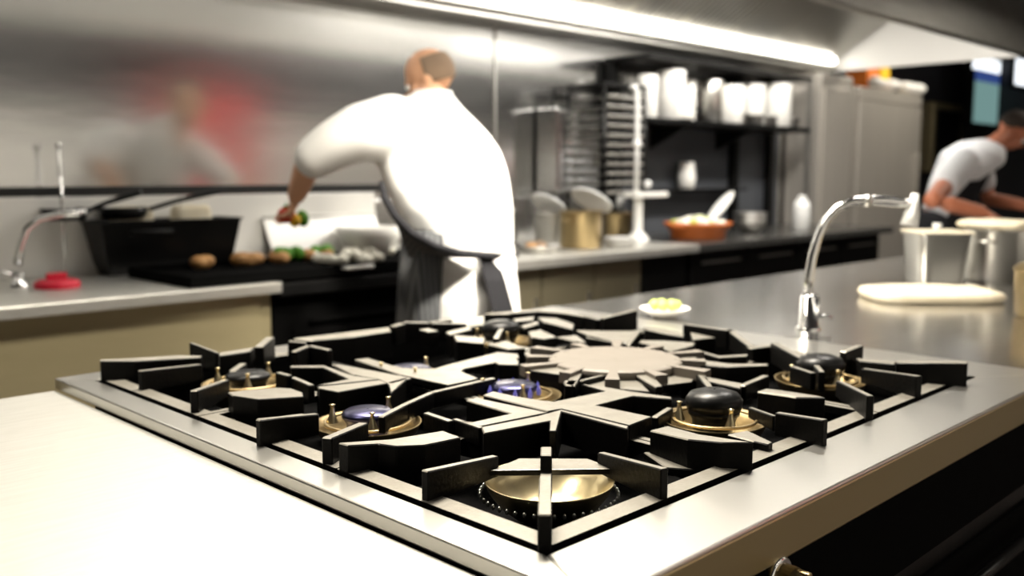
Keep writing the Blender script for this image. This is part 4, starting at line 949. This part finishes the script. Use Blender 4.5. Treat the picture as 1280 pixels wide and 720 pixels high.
# waist apron wrapping front and left side, open at the back right
ap = MB(); seg = 26
def aprow(z, a, b, c, t0, t1):
    q = []
    for k in range(seg+1):
        t = t0+(t1-t0)*k/seg; w_ = .010*math.sin(9*t+z*7)
        q.append(V(c)+FX*(a+w_)*math.cos(t)+FWD*(b+w_)*math.sin(t))
    return q
t0, t1 = .35, PI+.93
hz = V((hips.x, hips.y, 0))
rr = []
for z, a, b, u1 in ((1.10,.222,.178,t1+.0),(1.0,.232,.186,t1),(.90,.240,.192,t1-.02),(.75,.250,.205,t1-.05),(.55,.262,.22,t1-.08),(.42,.268,.225,t1-.1)):
    rr.append(aprow(0,a,b,(hz.x,hz.y,z),t0,u1))
inn = [[p-(p-V((hz.x,hz.y,p.z))).normalized()*.006 for p in r_] for r_ in rr]
ap.loft(rr, cap=False, closed=False); ap.loft(inn, cap=False, closed=False)
ap.build('apron', 'apron', chef, smooth=True)
# bib side that climbs from the waist to the left armpit, and its dark tie
bb = MB(); A_ = []; B_ = []
for (pxl, pxr, py, Y) in ((482,496,236,2.12),(484,512,258,2.10),(492,548,285,2.06),(500,600,306,2.02),(508,648,322,1.93)):
    A_.append([seen(pxl,py,Y+.06), seen((pxl+pxr)/2,py+2,Y-.02), seen(pxr,py+4,Y-.10)])
for k in range(3):
    pass
LP = [seen(px_, py_, Y_) for px_, py_, Y_ in ((477,228,1.98),(481,248,1.92),(494,270,1.86),(514,291,1.82),(542,307,1.79),(575,317,1.79),(612,320,1.82),(645,318,1.90))]
UP = []
MB().tube(LP, [.010,.013,.014,.014,.013,.014,.014,.012], 10).build('apron_tie', 'blackcloth', chef, smooth=True)
side = MB(); r1 = []; 
for k, p in enumerate(LP[:5]):
    low = V((p.x, p.y, 0)); tgt = hz-FX*(.232-.09*k*.55)-FWD*(.06+.035*k); 
    r1.append([p+V((0,.006,-.004)), p.lerp(V((tgt.x,tgt.y,1.02)),.5)+V((0,.0,-.01)), V((tgt.x,tgt.y,1.0))])
ri = [[q+V((.004,.010,0)) for q in r_] for r_ in r1]
side.loft(r1, cap=False, closed=False); side.loft(ri, cap=False, closed=False)
side.build('apron_side', 'apron', chef, smooth=True)
s1 = seen(606,318,1.83); s2 = seen(626,384,1.80)
MB().loft([[seen(598,316,1.83),seen(620,316,1.85),seen(620,316,1.862),seen(598,316,1.842)],[seen(606,350,1.80),seen(632,350,1.82),seen(632,350,1.832),seen(606,350,1.812)],[seen(616,390,1.79),seen(642,388,1.81),seen(642,388,1.822),seen(616,390,1.802)],[seen(628,450,1.79),seen(650,446,1.81),seen(650,446,1.822),seen(628,450,1.802)]]).build('tie_end', 'blackcloth', chef)
for a_ in (ankL, ankR):
    sh = MB(); 
    limb(sh, [a_+V((0,-.03,-.05)), a_+V((.02,.06,-.058)), a_+V((.05,.17,-.065))], [.05,.046,.036]); 
    sh.v = [(x, y, max(z, .001)) for x, y, z in sh.v]
    sh.build('shoe', 'blackcloth', chef, smooth=True)
# red neckerchief at the throat and down the chest
# item in the hand: bunch of tomato and pepper
hx = seen(358,268,2.55)
ho = thing('tomato', 'red tomato held in the chef\'s lowered left hand', 'tomato', hx)
hq = seen(358,269,2.55)
MB().ell(hq, (.036,.034,.032), 18, 12).build('tomato_flesh', 'tomato', ho, smooth=True)
MB().lathe([(.014,0),(.016,.004),(.004,.007),(.002,.02)], (hq.x,hq.y,hq.z+.030), 8).build('stalk', 'green', ho)
hq = seen(378,273,2.55)
o = tag(lump(hq, (.028,.026,.036), 777).build('green_pepper_piece', 'green', smooth=True), 'green pepper piece held in the chef\'s lowered left hand', 'pepper piece')
hq = seen(369,276,2.53)
o = tag(lump(hq, (.022,.024,.026), 778).build('yellow_pepper_piece', 'yellow', smooth=True), 'yellow pepper piece held between the tomato and green pepper', 'pepper piece')

# ---- cook on the right, bending over the pots
ck = thing('person', 'person in grey short-sleeved top and dark apron bending over the pots at right', 'person', (4.55, 1.55, 0))
YC = 1.30
def s2_(px, py, Y=YC): return at(px, py, Y)
hip2 = s2_(1178, 262, 1.62); ch2 = s2_(1205, 205, 1.45); nk2 = s2_(1243, 180, 1.33); hd2 = s2_(1268, 163, 1.28)
ax2 = V((.2,-1,0)).normalized()                  # spine runs away from the wall side; shoulder line across it
shl = V((.80,.60,0))
sp2 = [hip2, hip2.lerp(ch2,.5), ch2, ch2.lerp(nk2,.6), nk2]
top = MB(); rg = []
for p, a, b in zip([hip2+V((0,0,-.06)), hip2.lerp(ch2,.4), ch2, ch2.lerp(nk2,.55), nk2+V((0,0,.0))], [.17,.19,.21,.21,.085], [.13,.135,.145,.14,.075]):
    rg.append(ring(p, a, b, shl, 24, tilt=(nk2-hip2)))
top.loft(rg)
sL = ch2.lerp(nk2,.6)-shl*.17+V((0,0,-.01)); sR = ch2.lerp(nk2,.6)+shl*.17+V((0,0,-.01))
eL = s2_(1166,252,1.10); wL = s2_(1212,266,.95)
sL = s2_(1203,205,1.30); eL = s2_(1166,250,1.16); wL = s2_(1226,265,1.00)
eR = sR+V((.03,-.10,-.27)); wR = eR+V((-.05,-.24,-.04))
limb(top, [sL, sL.lerp(eL,.62)], [.092,.078], 16); limb(top, [sR, sR.lerp(eR,.62)], [.092,.078], 16)
top.build('shirt', 'greycloth', ck, remesh=.016)
b2 = MB(); R2, P2 = head(b2, hd2, (.25,-.62,-.75), (.2,-.5,.8), 1.0)
limb(b2, [hip2, ch2, nk2, hd2+(nk2-hd2)*.3], [.11,.10,.05,.055])
limb(b2, [ch2, sL, eL, wL], [.06,.055,.044,.034]); limb(b2, [ch2, sR, eR, wR], [.06,.055,.044,.030])
hand(b2, wL, (.8,-.5,-.25), (.2,.1,-1), 1.0, .7, 1); hand(b2, wR, (-.3,-.9,-.2), (-.2,.1,-1), 1.0, .7, -1)
ft1 = V((hip2.x-.12, hip2.y+.05, .1)); ft2 = V((hip2.x+.16, hip2.y+.12, .1))
h1 = hip2-shl*.1; h2 = hip2+shl*.1; h1.z = h2.z = .92
for h_, a_ in ((h1,ft1),(h2,ft2)): limb(b2, [h_, h_.lerp(a_,.5)+V((0,-.03,0)), a_], [.085,.058,.04])
b2.build('body', 'skin_tan', ck, remesh=.006)
hr = []
for j in range(9):
    th = .10+1.5*j/8; q = []
    for k in range(24):
        a = 2*PI*k/24; fr = math.sin(a); t = th*(1 if fr < .2 else 1-.5*(fr-.2)/.8)
        q.append(P2(.082*math.sin(t)*math.cos(a), -.014+.100*math.sin(t)*math.sin(a), .022+.097*math.cos(t)))
    hr.append(q)
MB().loft(hr).build('hair', 'hair_dark', ck, smooth=True)
hair_band(P2, .005, 'hair_dark', ck, 1.4, 2.05, PI-.1, 2*PI+.1)
eyes(P2, ck)
tr = MB(); tr.loft([ring((hip2.x,hip2.y,1.08), .17, .13, shl), ring((hip2.x,hip2.y,.9), .19, .15, shl), ring((hip2.x,hip2.y,.82), .18, .14, shl)])
for h_, a_ in ((h1,ft1),(h2,ft2)): limb(tr, [h_, h_.lerp(a_,.5)+V((0,-.03,0)), a_], [.105,.088,.075], 16)
tr.build('trousers', 'blackcloth', ck, remesh=.016)
for a_ in (ft1, ft2):
    sh = MB(); limb(sh, [a_+V((0,.03,-.05)), a_+V((0,-.06,-.058)), a_+V((.0,-.16,-.065))], [.05,.046,.036]); sh.v = [(x, y, max(z, .001)) for x, y, z in sh.v]
    sh.build('shoe', 'blackcloth', ck, smooth=True)
# dark bib apron over the front
apn = MB(); fr2 = V((.6,-.8,0)); rg = []
for p, a, b in ((nk2.lerp(ch2,.45),.12,.13),(ch2,.19,.155),(hip2.lerp(ch2,.4),.205,.155),(hip2+V((0,0,-.05)),.20,.155),(V((hip2.x,hip2.y,.85)),.215,.175),(V((hip2.x,hip2.y,.5)),.22,.19)):
    q = []
    up_ = (nk2-hip2).normalized() if p.z > 1.05 else V((0,0,1)); bx2 = up_.cross(shl).normalized()
    if bx2.dot(fr2) < 0: bx2 = -bx2
    for k in range(15):
        t = -.15+(PI+.3)*k/14; q.append(p+shl*a*math.cos(t)+bx2*b*math.sin(t))
    rg.append(q)
apn.loft(rg, cap=False, closed=False); apn.loft([[p+V((0,.006,.002)) for p in r_] for r_ in rg], cap=False, closed=False)
apn.build('apron', 'blackcloth', ck, smooth=True)

# ================================================================== light
def area(name, loc, tgt, size, sy, power, col=(1,.95,.88)):
    l = bpy.data.lights.new(name, 'AREA'); l.shape = 'RECTANGLE'; l.size = size; l.size_y = sy; l.energy = power; l.color = col
    o = bpy.data.objects.new(name, l); COL.objects.link(o); o.location = loc
    o.rotation_euler = (V(tgt)-V(loc)).to_track_quat('-Z', 'Y').to_euler()
    return o
WARM = (1, .92, .79)
area('ceiling_and_fill_light', (.95, 1.05, 2.88), (.75, .6, .9), 1.0, .5, 170, WARM)
area('ceiling_and_fill_light', (-.8, 1.0, 2.88), (-.8, .5, .9), 1.0, .5, 22, WARM)
area('ceiling_and_fill_light', (3.3, .9, 2.88), (3.3, .8, .9), 1.4, .4, 75)
area('ceiling_and_fill_light', (6.6, .6, 2.88), (7.2, 3.0, 1.2), 1.6, .6, 85, WARM)  # unseen fill added to brighten the fridge front
area('ceiling_and_fill_light', (8.0, 2.2, 2.88), (7.6, 3.1, 2.0), 1.0, .4, 30, WARM)  # unseen fill added past the hood's end to lift the fridge top
area('hood_fill_light', (3.2, 1.95, 2.65), (3.3, 2.8, .9), 1.0, .2, 16)  # unseen fill added inside the hood to brighten the pot lids
sl = area('ceiling_and_fill_light', (1.5, .1, 2.88), (1.85, 2.0, .75), .5, .3, 22, WARM); sl.data.spread = math.radians(42)  # unseen narrow fill added for the chef's back and trousers only
area('ceiling_and_fill_light', (1.5, -2.2, 2.88), (1.5, -3.0, .9), 3.0, .3, 26, WARM)  # unseen fill added to brighten the front wall for its reflection
area('ceiling_and_fill_light', (6.5, -2.2, 2.88), (6.5, -3.0, .9), 4.0, .3, 50, WARM)  # second added fill washing the front wall, towards the fridge end
area('hood_fill_light', (1.6, 1.80, 2.70), (1.6, 2.0, .9), 1.8, .15, 8)  # unseen weak fill added inside the hood above the chef
area('hood_fill_light', (4.6, 1.95, 2.65), (4.6, 2.6, .9), 2.4, .2, 60)  # unseen fill added inside the hood to whiten the shelf items
wd_ = bpy.data.worlds.new('world'); SC.world = wd_; wd_.use_nodes = True
wd_.node_tree.nodes['Background'].inputs['Color'].default_value = (.5,.47,.42,1); wd_.node_tree.nodes['Background'].inputs['Strength'].default_value = .015
SC.view_settings.view_transform = 'Standard'; SC.view_settings.look = 'None'; SC.view_settings.gamma = 1; SC.view_settings.use_curve_mapping = False
SC.view_settings.exposure = 0.25
